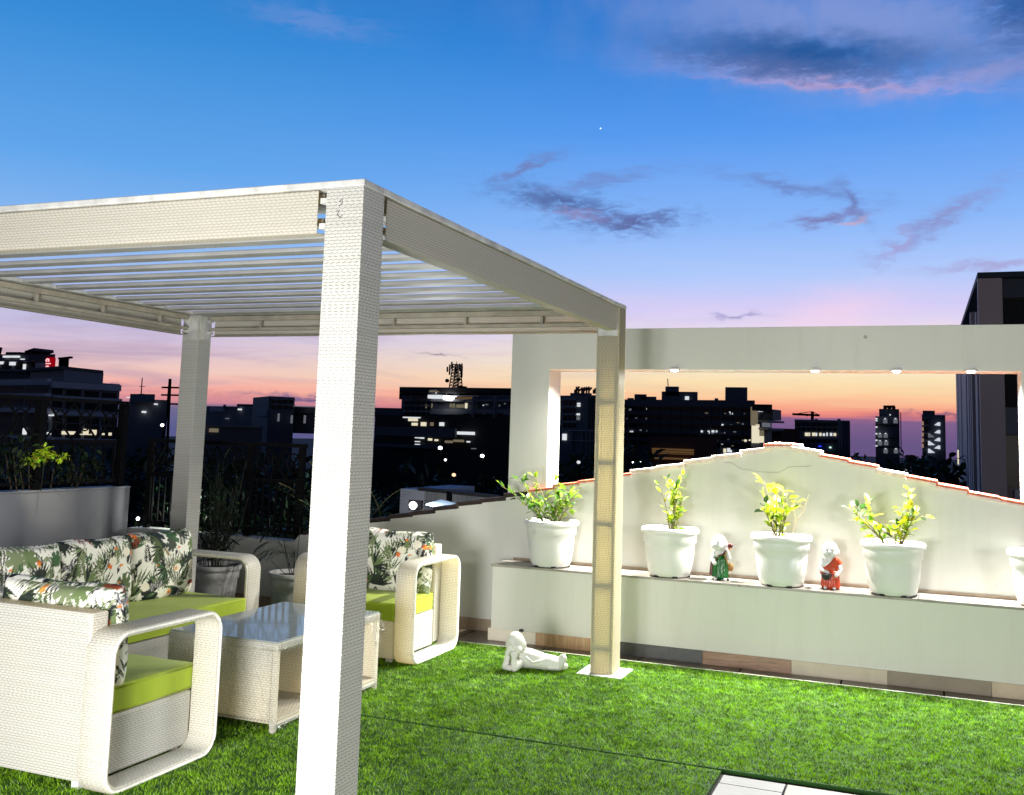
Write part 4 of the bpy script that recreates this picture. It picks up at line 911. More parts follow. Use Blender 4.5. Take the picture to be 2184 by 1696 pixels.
def cloud_leaves(name, mats_, parent, clumps, n, size, cols_, seed, trunk=None, loc=None):
    r = random.Random(seed); mb = MB(); cols = []
    for c, rad in clumps:
        c = Vector(c); k = int(n * (rad[0] * rad[1] * rad[2]) ** .5 / sum((q[1][0] * q[1][1] * q[1][2]) ** .5 for q in clumps))
        for _ in range(k):
            d = rvec(r); q = d * r.random() ** .45; p = c + Vector((q.x * rad[0], q.y * rad[1], q.z * rad[2]))
            dd = (rvec(r) + d * .6 + Vector((0, 0, -.2))).normalized(); nn = (Vector((0, 0, 1)) + rvec(r) * .8).normalized(); L = size * r.uniform(.6, 1.3)
            col = tuple(x * r.uniform(.7, 1.3) for x in r.choice(cols_)); leaf_geo(mb, cols, p, dd, nn, L, L * .5, col)
    mb.c = np.array(cols); return mb.obj(name, mats_, parent, 0, False, loc, uvmap=False)
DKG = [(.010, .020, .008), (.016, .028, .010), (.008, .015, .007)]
vp = [((-7.22, 3.6, 1.2), 'dense dark creeper at the near end of the left railing', 900, (.16, .7, .28)), ((-7.22, 5.0, 1.16), 'dark creeper in the middle of the left railing', 800, (.15, .8, .22)), ((-7.22, 6.9, 1.12), 'sparse dark creeper at the far end of the left railing', 500, (.14, .8, .16))]
for c, lb, n_, rad in vp:
    t = thing('climbing_plant', lb, 'creeper', (c[0], c[1], 1.005), 0, 'creepers on the left railing')
    r = random.Random(c[1]); cl = [((0, r.uniform(-rad[1], rad[1]), r.uniform(.08, rad[2] * 2.2)), (rad[0], .22, .16)) for k in range(9)]
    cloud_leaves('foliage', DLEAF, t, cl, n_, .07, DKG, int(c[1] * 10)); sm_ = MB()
    for q, _ in cl: sm_.tube([(0, q[1] * .8, .0), (0, q[1], q[2])], .006, 5)
    sm_.obj('stem', BARK, t, uvmap=False)
lm = at(93, 974, 6.70)
t = thing('lime_plant', 'small sunlit looking lime green leafy sprig at the left railing', 'plant', (lm.x, lm.y, 1.005)); t['label'] = 'small bright lime green leafy sprig glowing against the dark left railing'
dz_ = lm.z - 1.005
cloud_leaves('foliage', LEAF, t, [((-.06, -.08, dz_ - .03), (.07, .09, .025)), ((0, 0, dz_), (.07, .09, .035)), ((0, .0, dz_ + .06), (.05, .05, .04)), ((.02, .16, dz_ + .0), (.07, .08, .025))], 170, .05, [(.40, .52, .02), (.30, .42, .02)], 5)
MB().tube([(0, 0, 0), (.01, 0, dz_ * .5), (0, 0, dz_ + .04)], .004, 5).tube([(0, 0, dz_ - .06), (.16, .08, dz_ + .02)], .004, 5).obj('stem', DSTEM, t)
lamp('sprig_lamp', 'SPOT', (lm.x + .5, lm.y - .35, lm.z + .55), 26, (1, .95, .7), .02, lm, 34, .7)
# plants along the rear wall
def palm_plant(name, label, loc, z, nf, L, seed, droop=.9, group=None):
    t = thing(name, label, 'palm', loc, 0, group); r = random.Random(seed); mb = MB(); cols = []; sm = MB()
    for k in range(nf):
        a = 6.283 * k / nf + r.uniform(-.3, .3); e = r.uniform(.5, 1.25); b = Vector((0, 0, r.uniform(.05, z * .3))); pts = [b]
        d = Vector((math.cos(a) * math.cos(e), math.sin(a) * math.cos(e), math.sin(e))); p = b.copy()
        for i in range(9): p = p + d * L / 9; d = (d + Vector((0, 0, -droop / 9 * (i / 4)))).normalized(); pts.append(p.copy())
        pts = [q + Vector((0, 0, 0)) for q in pts]; sm.tube(pts, .004, 4)
        for i in range(2, 10):
            ax = (pts[i] - pts[i - 1]).normalized(); sd = ax.cross(Vector((0, 0, 1))).normalized()
            for s_ in (-1, 1):
                for h_ in (0, .5):
                    q = pts[i - 1].lerp(pts[i], h_); leaf_geo(mb, cols, q, (sd * s_ + ax * .8 + Vector((0, 0, -.25))), Vector((0, 0, 1)), L * .34 * (1 - .05 * i), .018, tuple(x * r.uniform(.7, 1.4) for x in (.04, .085, .03)))
    mb.c = np.array(cols); mb.obj('frond', DLEAF, t, uvmap=False); sm.obj('stem', STEM, t, uvmap=False); return t
palm_plant('garden_palm', 'feathery dark palm beyond the rear wall left of the front post', (-5.05, 8.45, .3), .8, 13, .95, 4)
palm_plant('garden_palm', 'feathery palm growing behind the sloping wall right of the front post', (-4.55, 8.5, .25), .8, 12, .80, 9)
sh = [((-6.55, 8.45, .3), 'leafy dark shrub in the planter behind the pergola corner', 420, (.35, .22, .33)), ((-5.95, 8.4, .3), 'glossy shrub beyond the rear wall behind the sofa arm', 420, (.34, .2, .28)), ((-5.45, 8.45, .3), 'taller glossy shrub beyond the rear wall next to the palm', 420, (.28, .2, .42)), ((-6.95, 8.35, .3), 'low shrub beside the garden spotlight', 260, (.25, .18, .25))]
for c, lb, n_, rad in sh:
    t = thing('shrub', lb, 'shrub', c, 0, 'shrubs beyond the rear wall'); r = random.Random(c[0]); cl = [((r.uniform(-.3, .3), r.uniform(-.1, .1), r.uniform(.15, .75) * rad[2] * 2.4), rad) for k in range(4)]
    cloud_leaves('foliage', DLEAF, t, cl, n_, .075, [(.03, .07, .025), (.05, .10, .04), (.02, .045, .018), (.16, .20, .15)], int(-c[0] * 100)); sm_ = MB()  # palest leaf colour is a painted glint
    for q, _ in cl: sm_.tube([(0, 0, -.4), (q[0] * .5, q[1], q[2] * .6), q], .008, 5)
    sm_.obj('stem', BARK, t, uvmap=False)
def tall_pot(label, x, y, seed, kind):
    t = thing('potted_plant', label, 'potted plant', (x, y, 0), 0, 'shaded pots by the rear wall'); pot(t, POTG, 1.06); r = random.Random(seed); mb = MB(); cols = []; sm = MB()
    for k in range(34 if kind == 'cane' else 9):
        a = r.uniform(0, 6.28); rr = r.uniform(0, .1); b = Vector((rr * math.cos(a), rr * math.sin(a), .33)); hh = r.uniform(.5, 1.0) if kind == 'cane' else r.uniform(.1, .5)
        e = b + Vector((math.cos(a) * r.uniform(.02, .2), math.sin(a) * r.uniform(.02, .2), hh)); sm.tube([b, b.lerp(e, .5), e], .003, 4)
        if kind == 'cane':
            for q in range(9): p = b.lerp(e, .2 + .8 * q / 8); leaf_geo(mb, cols, p, (rvec(r) * .6 + Vector((0, 0, .5))), rvec(r), .15, .016, (.010, .020, .009))
        else:
            d = Vector((-abs(math.cos(a)) * .8, math.sin(a) * .6, .3)).normalized(); p = e.copy()
            for q in range(8): p2 = p + d * .05; d = (d + Vector((0, 0, -.16))).normalized(); leaf_geo(mb, cols, p, d, Vector((0, 0, 1)), .13, .012, (.012, .02, .012)); leaf_geo(mb, cols, p, d + rvec(r) * .35, Vector((0, 0, 1)), .12, .011, (.012, .02, .012)); p = p2
    mb.c = np.array(cols); mb.obj('foliage', DLEAF, t, uvmap=False); sm.obj('stem', DSTEM, t, uvmap=False)
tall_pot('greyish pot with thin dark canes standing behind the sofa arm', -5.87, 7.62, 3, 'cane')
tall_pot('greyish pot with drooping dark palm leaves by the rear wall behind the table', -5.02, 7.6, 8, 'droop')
gp = at(297, 1107, 8.0)
t = thing('garden_spotlight', 'small lit garden spotlight on the low rear wall corner', 'spotlight', (gp.x, gp.y, .605))
MB().tube([(0, 0, 0), (0, 0, gp.z - .605)], .008, 6).obj('stake', BLACK, t); MB().lathe([(.018, -.03), (.028, .0), (.034, .03)], 16, c=(0, 0, gp.z - .605)).obj('housing', BLACK, t)
MB().ball((.01, -.03, gp.z - .60), .016, 8).obj('bulb', emit('spot_bulb', (.95, .97, 1), 12), t)
lamp('garden_spot_lamp', 'POINT', (gp.x + .35, gp.y + .28, gp.z + .10), 10, (.95, 1, .9), .03)
# ------------------------------------------------------------------ the city beyond
GZ = -12.0
CONC = simple('dark_concrete', (.24, .25, .28), .85, .15, .3)
CONCL = simple('pale_concrete', (.58, .59, .64), .85, .12, .3)
FACD = simple('dark_facade', (.105, .115, .145), .7, .2, .2)
FACB = simple('brown_facade', (.11, .055, .045), .8, .2, .3)
RECESS = simple('recess', (.006, .006, .008), .6)
ROOFM = simple('roof_dark', (.03, .03, .034), .8)
CLAD = simple('cladding_panel', (.78, .62, .58), .6, .15, .15)
E_W = emit('lit_window_cold', (.92, .96, 1), .8); E_Y = emit('lit_window_warm', (1, .90, .66), .8); E_D = emit('dim_window', (.8, .85, 1), .15); E_DY = emit('dim_warm_window', (1, .85, .55), .16)
E_S = emit('street_lamp_glow', (1, .98, .95), 9); E_R = emit('red_neon', (1.0, .42, .46), 1.5); E_RD = emit('red_sign_back', (.40, .0, .008), .7); E_O = emit('orange_lamp', (1, .62, .38), 1.6); E_G = emit('warm_wall_glow', (1, .55, .22), .10); E_B = emit('blue_led', (.03, .06, 1), 1.5); E_V = emit('teal_led', (.6, 1, .85), 1.5)
class Bld:
    """a building given by the plan line of its visible front; features lie on that front"""
    def __init__(s, label, pts, vtop, depth, m, uref=None, cat='building', extra=None):
        P = [at(u, vtop if i == 0 else vtop, Y) for i, (u, Y) in enumerate(pts)]
        s.zt = at(uref or pts[0][0], vtop, [Y for u, Y in pts if u == (uref or pts[0][0])][0]).z
        s.pl = [Vector((p.x, p.y, 0)) for p in P]; c = sum(s.pl, Vector()) / len(P); s.t = thing('building', label, cat, (c.x, c.y, GZ)); s.o = Vector((c.x, c.y, GZ))
        back = [p + Vector((p.x, p.y, 0)).normalized() * depth for p in s.pl]; s.depth = depth
        poly = [(p.x - c.x, p.y - c.y) for p in s.pl + back[::-1]]
        MB().prism(poly, 0, s.zt - GZ).obj('wall', m, s.t, uvmap=False)
    def hit(s, u, v, k=0):
        a, b = s.pl[k], s.pl[k + 1]; n = Vector((b.y - a.y, -(b.x - a.x), 0)); d = ray(u, v); o = Vector((0, 0, CAMZ)); return o + d * (n.dot(a - o) / n.dot(d))
    def rect(s, name, u0, v0, u1, v1, m, k=0, out=.06, thick=None, parent=None):
        a, b = s.pl[k], s.pl[k + 1]; d = (b - a).normalized(); nrm = Vector((d.y, -d.x, 0)); um, vm = (u0 + u1) / 2, (v0 + v1) / 2
        s0, s1 = (s.hit(u0, vm, k) - a).dot(d), (s.hit(u1, vm, k) - a).dot(d); z0, z1 = s.hit(um, v1, k).z, s.hit(um, v0, k).z
        th = thick or out + .04
        q = [a + d * x + nrm * y for x, y in ((s0, out), (s1, out), (s1, out - th), (s0, out - th))]
        mb = MB().prism([(p.x - s.o.x, p.y - s.o.y) for p in q][::-1], min(z0, z1) - GZ, max(z0, z1) - GZ)
        return mb.obj(name, m, parent or s.t, uvmap=False)
    def block(s, name, u0, v0, u1, v1, m, Y, dep):
        a, b = at(u0, v1, Y), at(u1, v1, Y); zt = at((u0 + u1) / 2, v0, Y).z; q = [a, b] + [p + Vector((p.x, p.y, 0)).normalized() * dep for p in (b, a)]
        return MB().prism([(p.x - s.o.x, p.y - s.o.y) for p in q], a.z - GZ - .3, zt - GZ).obj(name, m, s.t, uvmap=False)
def facade(B, u0, u1, vs, cols, m=None, k=0, wide=.62):
    """storey bands and dark window openings"""
    for i, (v0, v1) in enumerate(zip(vs[:-1], vs[1:])):
        B.rect('floor_band', u0, v0, u1, v0 + (v1 - v0) * .22, m or CONC, k, .12)
        st_ = (u1 - u0) / cols
        for c in range(cols): B.rect('window', u0 + st_ * (c + .5 - wide / 2), v0 + (v1 - v0) * .34, u0 + st_ * (c + .5 + wide / 2), v0 + (v1 - v0) * .88, GLASSD, k, .05)
def rnd_windows(B, seed, u0, u1, rows, n, mats_, k=0, w_=(2, 7), h_=(1.5, 4)):
    r = random.Random(seed)
    for v in rows:
        for _ in range(n):
            u = r.uniform(u0, u1); a = r.uniform(*w_); b = r.uniform(*h_); vv = v + r.uniform(-2, 2); B.rect('window', u, vv, min(u1, u + a), vv + b, r.choice(mats_), k, .08)
# 1 far tower with the red sign
B = Bld('dark office tower with white lit balconies and a glowing red sign, far left', [(-90, 92), (118, 92)], 756, 20, FACD)
for u, v, a, b in ((10, 759, 14, 4), (28, 759, 15, 4), (47, 765.5, 6, 2), (0, 771, 9, 6), (24, 772.5, 11, 7), (53, 777, 4, 11)): B.rect('balcony_light', u, v, u + a, v + b, E_W, 0, .3)
for a, b in ((5, 25), (33, 50), (57, 74)): B.rect('balcony', a, 773, b, 786, RECESS, 0, .1)
B.rect('balcony_slab', -60, 788.5, 100, 793, CONC, 0, .5); B.rect('balcony_slab', -60, 769, 76, 771.5, CONC, 0, .5); B.rect('wall_panel', 77, 774, 100, 790, CONCL, 0, .15)
for k, (a, b, v) in enumerate(((12, 45, 751), (40, 70, 751.5), (60, 84, 752))): B.block('roof_canopy', a, v, b, v + 2.2, ROOFM, 92.5 + k, 4)
pa, pb = at(74, 754, 93), at(94, 747.5, 93); MB().obox(pa - B.o, pb - B.o, 3, .35).obj('roof_canopy', ROOFM, B.t)
pa, pb = at(-3, 757, 93), at(1, 741, 93); MB().obox(pa - B.o, pb - B.o, .35, .35).obj('roof_mast', BLACK, B.t)
sg = B.rect('sign_panel', 105, 763, 117.5, 792, E_RD, 0, .5)
c_ = B.hit(111.2, 766, 0); hgt = (B.hit(111, 763).z - B.hit(111, 791).z)
for i, chx in enumerate('cle'):
    cu = bpy.data.curves.new('txt', 'FONT'); cu.body = chx; cu.size = hgt * .62; cu.extrude = .06; cu.align_x = 'CENTER'; cu.align_y = 'CENTER'; cu.offset = hgt * .012
    o = bpy.data.objects.new('txt', cu); COL.objects.link(o); dg = bpy.context.evaluated_depsgraph_get(); me = bpy.data.meshes.new_from_object(o.evaluated_get(dg)); bpy.data.objects.remove(o)
    me.name = 'sign_letter'; me.materials.clear(); me.materials.append(E_R); q = bpy.data.objects.new('sign_letter', me); COL.objects.link(q); q.parent = B.t
    p = B.hit((111.6, 111.4, 111.0)[i], (769, 776.5, 784.5)[i]); a_, b_ = B.pl[0], B.pl[1]; dd = (b_ - a_).normalized()
    q.location = p - B.o + Vector((dd.y, -dd.x, 0)) * .65; q.rotation_euler = Matrix((dd, Vector((0, 0, 1)), Vector((dd.y, -dd.x, 0)))).transposed().to_euler(); q.rotation_euler.rotate_axis('Z', R(-90))
# 2 parking deck like block
B = Bld('long grey block with open dark storeys between pale columns, behind the left railing', [(-90, 64), (108, 60), (257, 65)], 811, 18, CONC, 108)
for k, (ua, ub) in enumerate(((-80, 108), (108, 256))):
    sl_ = (0.055, 0.08)[k]; vv = lambda v, u: v + (u - 108) * sl_ * (1 if k else .45)
    um = (ua + ub) / 2
    for j, (v0, v1) in enumerate(((828, 840.5), (852.5, 868), (885, 898), (900, 931))):
        cols_ = [(-80, -46), (-46, 3), (3, 49), (54, 102)] if k == 0 else [(111, 133), (140, 173), (180, 211), (217, 249)]
        for a, b in cols_: c0 = (a + b) / 2; B.rect('open_storey', a, vv(v0, c0), b, vv(v1, c0), RECESS, k, .03)
    for j, v in enumerate((845, 875.5, 933)):
        B.rect('floor_band', ua, vv(v - 3.2, um), ub, vv(v + 3.2 + (j == 1) * 3, um), CONCL, k, .45)
    B.rect('parapet_band', ua, vv(812, um), ub, vv(825, um), CONCL, k, .3)
for u, v, a, b in ((51, 913, 7, 14), (103, 922, 5, 5), (131, 920, 29, 7), (177, 915, 11, 11), (194, 917, 11, 9), (217, 924, 5, 4), (231, 923, 6, 6), (170, 926, 34, 1.8)): B.rect('lit_window', u, v, u + a, v + b, E_Y if u > 120 else E_W, 0 if u < 108 else 1, .12)
B.rect('lamp_glow', 103, 884.5, 112, 887.5, E_W, 1, .8)
b2 = MB(); pts = [at(65, 792, 66), at(137, 788, 63), at(221, 796, 68)]
zt = pts[1].z; ply = [(p.x - B.o.x, p.y - B.o.y) for p in pts]; bk = [(p.x - B.o.x + 12 * p.x / p.xy.length, p.y - B.o.y + 12 * p.y / p.xy.length) for p in pts]
b2.prism(ply + bk[::-1], at(137, 815, 63).z - GZ, zt - GZ); b2.obj('roof_house', FACD, B.t, uvmap=False)
ctr = (sum(x for x, _ in ply) / 3, sum(y_ for _, y_ in ply) / 3); MB().prism([(ctr[0] + (x - ctr[0]) * 1.06, ctr[1] + (y_ - ctr[1]) * 1.06 - .3) for x, y_ in ply] + bk[::-1], zt - GZ + .01, zt - GZ + .25).obj('roof', ROOFM, B.t, uvmap=False)
pa = at(135, 788, 63.5); pb = at(136.5, 765, 63.5); MB().obox(pa - B.o, pb - B.o, .55, .55).obox(pb - B.o - Vector((.5, 0, 0)), pb - B.o + Vector((.8, 0, .1)), .3, .15).obj('chimney', BLACK, B.t)
# 3 pale house row and masts
B = Bld('small pale lit building with a roof terrace below two masts', [(276, 120), (357, 122)], 851, 14, CONC)
B.rect('lit_band', 280, 843, 328, 851, E_DY, 0, .3); B.block('roof_house', 277, 840.5, 330, 852, CONC, 119, 8)
for u, v, a in ((296, 841, 3.5), (275, 847, 2.5), (333, 861, 3.5), (307, 877, 5), (302, 849, 2)): B.rect('lamp_glow', u, v, u + a, v + a * .8, E_W, 0, .9)
for u, v0, v1, r_ in ((303, 806, 842, .10), (362.5, 808, 858, .30)):
    a, b = at(u - 1, v1, 140), at(u + .5, v0, 140); t = thing('radio_mast', 'thin radio mast above the pale lit building' if u < 320 else 'thicker radio mast beside the rear pergola post', 'mast', (a.x, a.y, GZ))
    mm = MB(); 
    for k in range(3): q = Vector((math.cos(k * 2.1), math.sin(k * 2.1), 0)) * r_ * 2; mm.obox(Vector((q.x, q.y, 0)), b - Vector((a.x, a.y, GZ)) + q * .2, r_ * .7, r_ * .7)
    mm.obj('lattice', BLACK, t); ar = MB(); L_ = b.z - GZ
    for f in (.80, .87, .93): ar.obox((-r_ * 6, 0, L_ * f), (r_ * 6, 0, L_ * f), r_, r_)
    ar.obj('cross_arm', BLACK, t)
# 4 low blocks
B = Bld('row of low bluish blocks just right of the rear pergola post', [(425, 115), (545, 112)], 866, 14, CONC)
B.rect('wall_panel', 450, 868, 480, 878, CONCL, 0, .2); B.rect('lamp_glow', 512, 872, 516, 875, E_W, 0, .4); B.rect('lamp_glow', 485, 892, 489, 894, E_D, 0, .4); B.block('roof_house', 505, 862, 540, 868, FACD, 114, 8); B.block('water_tank', 476, 863, 482, 867, FACD, 113, 3)
B = Bld('dark box like block with a wider low wing toward the front post', [(540, 74), (574, 70), (629, 72)], 845, 14, FACD, 574)
B.rect('wall_panel', 551, 876, 571, 888, CONC, 0, .1); facade(B, 577, 628, (850, 862, 874), 4, None, 1)
B.block('side_wing', 580, 868, 860, 872, FACD, 73, 12); B.block('wing_body', 580, 872, 690, 915, FACD, 73.5, 11)
for u, v in ((592, 882), (620, 886), (648, 886)): B.rect('lit_strip', u, v, u + .9, v + 17, E_D, 1, .3)
B.rect('lit_strip', 625, 867, 668, 868.2, E_D, 1, .9)
B = Bld('low dark building with a warm lit yard behind the rear railing', [(430, 46), (560, 48)], 906, 10, FACD)
B.rect('lit_window', 446, 914, 466, 922, E_DY, 0, .1); B.rect('lamp_glow', 432, 914, 435, 917, E_W, 0, .2); B.rect('floor_band', 432, 908, 556, 911, CONC, 0, .2)
# 5 big hospital like block with antenna tower
B = Bld('large dark block with a flat roof canopy and lit signs under the antenna tower', [(857, 84), (1100, 80)], 843, 22, FACD)
facade(B, 862, 922, (852, 864, 876, 888), 5)
facade(B, 1028, 1090, (898, 910, 922), 6)
B.block('roof_canopy', 852, 826.8, 1110, 829.6, ROOFM, 81.5, 20); B.block('upper_storey', 873, 829, 926, 846, FACD, 84.5, 12); B.block('upper_storey', 962, 831, 1010, 846, FACB, 85.5, 10)
for u in (863, 876, 929, 951, 1066): B.block('roof_column', u, 829, u + 1.6, 847, CONC, 82.2, .5)
B.block('roof_house', 1022, 836, 1036, 845, FACD, 86, 4); B.block('roof_house', 1054, 836, 1066, 846, FACD, 86, 4); B.block('roof_canopy', 1020, 832.5, 1108, 834, ROOFM, 83, 8)
B.rect('lit_sign', 928.5, 843.5, 953, 851, E_W, 0, 1.0); B.rect('lamp_glow', 965, 846, 973, 854, E_S, 0, 1.2)
B.rect('sign_frame', 934, 832.5, 948, 841, CONCL, 0, 1.2, .2); B.rect('lit_strip', 938, 835, 951, 837.5, E_DY, 0, 1.4)
for u0, u1 in ((960.5, 963.5), (966.5, 970.5)): B.rect('window', u0, 861, u1, 869.5, E_DY, 0, .1)
B.rect('window', 975, 863, 990, 870, E_DY, 0, .1); B.rect('window', 993, 860, 997, 871, E_Y, 0, .1); B.rect('lit_strip', 975, 847, 1015, 852, E_G, 0, .4)
B.rect('floor_band', 925, 852, 1100, 857, CONC, 0, .5); B.rect('floor_band', 925, 873, 1100, 885, CONC, 0, .5); B.rect('floor_band', 960, 892, 1100, 897, CONC, 0, .5)
for u in (1015, 1061): B.rect('column', u, 846, u + 4, 902, CONC, 0, .6)
for u in (1001, 1025, 1047, 1070): B.rect('window', u, 882.5, u + 8, 887, GLASSD, 0, .65); B.rect('window', u, 896.5, u + 9, 905, GLASSD, 0, .65)
rnd_windows(B, 5, 1030, 1085, (862, 903), 5, [E_D, E_W], 0, (1, 3), (1.5, 3)); rnd_windows(B, 6, 906, 925, (862,), 3, [E_DY], 0, (1, 2), (4, 8))
tw_ = at(972, 830, 88); t = thing('antenna_tower', 'lattice antenna tower with round dishes on the flat roofed block', 'tower', (tw_.x, tw_.y, B.zt))
hh = at(972.5, 771, 88).z - B.zt; ll = MB(); wb, wt_ = .55, .26
for sx in (-1, 1):
    for sy in (-1, 1): ll.obox((sx * wb, sy * wb, 0), (sx * wt_, sy * wt_, hh * .92), .09, .09)
for k in range(11):
    f0, f1 = k / 11, (k + 1) / 11; r0, r1 = wb + (wt_ - wb) * f0, wb + (wt_ - wb) * f1
    for sy in (-1, 1): ll.obox((-r0, sy * r0, hh * .92 * f0), (r1, sy * r1, hh * .92 * f1), .05, .05); ll.obox((r0, sy * r0, hh * .92 * f0), (-r1, sy * r1, hh * .92 * f1), .05, .05); ll.obox((-r1, sy * r1, hh * .92 * f1), (r1, sy * r1, hh * .92 * f1), .05, .05)
ll.obox((0, 0, hh * .9), (0, 0, hh), .05, .05); ll.obj('lattice', simple('mast_red', (.10, .03, .025), .6), t)
for x, f in ((-.75, .46), (.45, .50), (-.95, .22)): MB().tube([(x, -.5, hh * f), (x, -.3, hh * f)], .18, 14).obj('dish', BLACK, t); 
pn = MB()
for x, f, L_ in ((-.55, .62, 1.0), (.75, .55, 1.1), (-.35, .78, .7), (.5, .76, .6), (.15, .66, .5), (-.8, .70, .5), (.72, .82, .4)): pn.obox((x, -.35, hh * f), (x, -.35, hh * f + L_), .13, .10); pn.obox((x, -.35, hh * f + .2), (0, -.2, hh * f + .2), .05, .05)
pn.obj('antenna_panel', BLACK, t); MB().box(.3, 1.0, -.4, .4, 0, 1.1).obj('equipment_box', BLACK, t)
B = Bld('dark low building with small bright windows and a white sign below the antenna block', [(800, 56), (1100, 54)], 886, 14, RECESS)
for q in ((862.4, 889.5, 897, 892, E_W), (873.7, 892.5, 891.5, 898.5, E_Y), (881, 902, 885, 908, E_Y), (886.3, 902, 891, 908, E_Y), (900.5, 900.6, 909.5, 909, E_Y), (920.5, 901, 925, 908.5, E_DY), (940, 901, 947.6, 908.8, E_W)): B.rect('window', *q[:4], q[4], 0, .15)
B.rect('lit_sign', 981, 921, 1013, 927.5, E_W, 0, .3); B.rect('floor_band', 806, 912, 975, 931, FACD, 0, .2); B.rect('floor_band', 806, 948, 940, 955, FACD, 0, .3)
for q in ((890, 933, 896, 935, E_W), (901, 933, 905, 936, E_W), (890, 941, 896, 943, E_W), (890, 947, 896, 950, E_W), (918, 935, 922, 940, E_Y), (932, 937, 935, 941, E_Y), (954, 940, 966, 945, E_DY), (972, 938, 990, 943, E_DY), (1000, 941, 1003, 944, E_W), (1010, 956, 1016, 958, E_D)): B.rect('window', *q[:4], q[4], 0, .25)
# 6 seen through the opening, left
B = Bld('bluish dark tower block with rooftop antennas seen through the wall opening', [(1188, 76), (1275, 74)], 844, 14, FACD)
B.block('roof_house', 1216, 838.5, 1262, 846, FACD, 76, 8)
an = MB(); r = random.Random(2)
for u in (1226, 1230, 1234, 1241, 1245, 1251, 1256, 1266, 1269): a, b = at(u, 840, 78), at(u + r.uniform(-.5, .5), r.uniform(824, 831), 78); an.obox(a - B.o, b - B.o, .12, .12); an.obox(a.lerp(b, .5) - B.o, a.lerp(b, 1) - B.o + Vector((.25, 0, 0)), .16, .12)
an.obj('antenna', simple('antenna_red', (.12, .03, .03), .6), B.t)
for q in ((1232.5, 859.5, 1238, 863, E_W), (1232.5, 864, 1238, 867.5, E_W), (1231.5, 882, 1237, 886, E_W), (1231.5, 888, 1237, 896, E_D), (1201, 925.5, 1209, 939, E_W)): B.rect('window', *q[:4], q[4], 0, .1)
for v in (918, 940): B.rect('floor_band', 1214, v, 1265, v + 1.2, CONCL, 0, .2)
for u in (1220, 1242, 1252, 1259): B.rect('column', u, 919, u + 1.4, 960, CONC, 0, .15)
facade(B, 1200, 1230, (850, 866, 882, 898, 914), 3)
B.rect('corner_shade', 1255, 848, 1272, 915, RECESS, 0, .05)
# 7 big dark block with lit stair strip
B = Bld('massive black block with scattered office lights and a bright lit corner strip', [(1325, 78), (1610, 76)], 852, 20, FACD)
for q in ((1353, 841, 1379, 853), (1411, 835.5, 1488, 854), (1419, 824.5, 1448, 836), (1546.6, 826, 1594, 854), (1366, 846, 1400, 853), (1524, 849.5, 1532, 853), (1338, 849, 1352, 853)): B.block('roof_house', *q, FACD, 80, 6)
a, b = at(1425, 825, 81), at(1424, 808, 81); MB().obox(a - B.o, b - B.o, .06, .06).obj('roof_mast', BLACK, B.t)
B.rect('window', 1461, 845, 1470, 851.5, E_W, 0, 0.0) if False else B.block('lit_window', 1461, 845.5, 1469.5, 851, E_W, 79.9, .05)
for v in (868, 886, 905, 926, 943): B.rect('window_band', 1330, v, 1600, v + 9, GLASSD, 0, .05)
rnd_windows(B, 21, 1335, 1380, (872, 891, 918), 4, [E_D, E_D, E_W], 0, (2, 6), (1, 3)); rnd_windows(B, 22, 1478, 1592, (880, 903, 922, 938, 949), 5, [E_W, E_D, E_D, E_D, E_DY], 0, (1.5, 6), (1, 3)); rnd_windows(B, 23, 1495, 1530, (920,), 3, [E_W], 0, (3, 4), (2, 4))
for q in ((1513, 920, 1516.5, 925, E_W), (1519, 918, 1523.5, 922.5, E_W), (1544, 957, 1549, 966, E_Y), (1552, 956, 1561, 965, E_W)): B.rect('lit_window', *q[:4], q[4], 0, .12)
for u in range(1340, 1600, 22): B.rect('column', u, 866, u + 1.6, 960, FACD, 0, .2)
s2 = Bld('lit corner stair with stacked balconies on the right of the black block', [(1602, 74), (1646, 78)], 866, 8, FACD, 1602)
s2.rect('lit_strip', 1602, 868, 1608, 908, E_DY, 0, .3); s2.rect('lit_strip', 1603, 905, 1611, 945, E_Y, 0, .3); s2.rect('lit_window', 1612, 930, 1624, 944, E_Y, 0, .2); s2.rect('lit_window', 1610, 874, 1622, 878, E_W, 0, .2); s2.rect('lit_window', 1625, 902, 1638, 911, E_D, 0, .2); s2.rect('lit_window', 1613, 918, 1624, 930, E_DY, 0, .2)
for v in (897, 913): s2.rect('balcony', 1609, v, 1645, v + 4, CONC, 0, 1.0)
s2.block('roof_canopy', 1604, 862.5, 1647, 866, ROOFM, 73, 7); s2.rect('balcony', 1626, 874, 1644, 896, FACD, 0, .8)
B = Bld('dim rust lit low house with a wooden eave under the black block', [(1385, 60), (1530, 60)], 930, 10, FACB)
B.rect('lit_eave', 1392, 957, 1480, 969, E_G, 0, .2); B.rect('lit_eave', 1395, 976, 1470, 980, E_G, 0, .3); B.rect('beam_row', 1390, 961, 1482, 962, RECESS, 0, .4); B.rect('beam_row', 1390, 966, 1482, 967, RECESS, 0, .4)
B = Bld('brown red stepped block beside the lit corner stair', [(1607, 100), (1668, 100), (1704, 101)], 914, 10, FACB, 1668); B.rect('floor_band', 1615, 919, 1660, 921, CONC, 0, .3); B.rect('window_band', 1615, 924, 1664, 929, GLASSD, 0, .2)
B = Bld('wide dark office block with one bright window row behind the gable peak', [(1695, 112), (1813, 112)], 895.5, 16, FACD)
r = random.Random(8); u = 1717
while u < 1779: B.rect('window', u, 922.5 + r.uniform(0, 2), u + r.uniform(3, 7), 930, r.choice([E_Y, E_W, E_DY]), 0, .1); u += 7.6
for u in (1789, 1793.5): B.rect('pilaster', u, 897, u + 1.6, 955, CONCL, 0, .3)
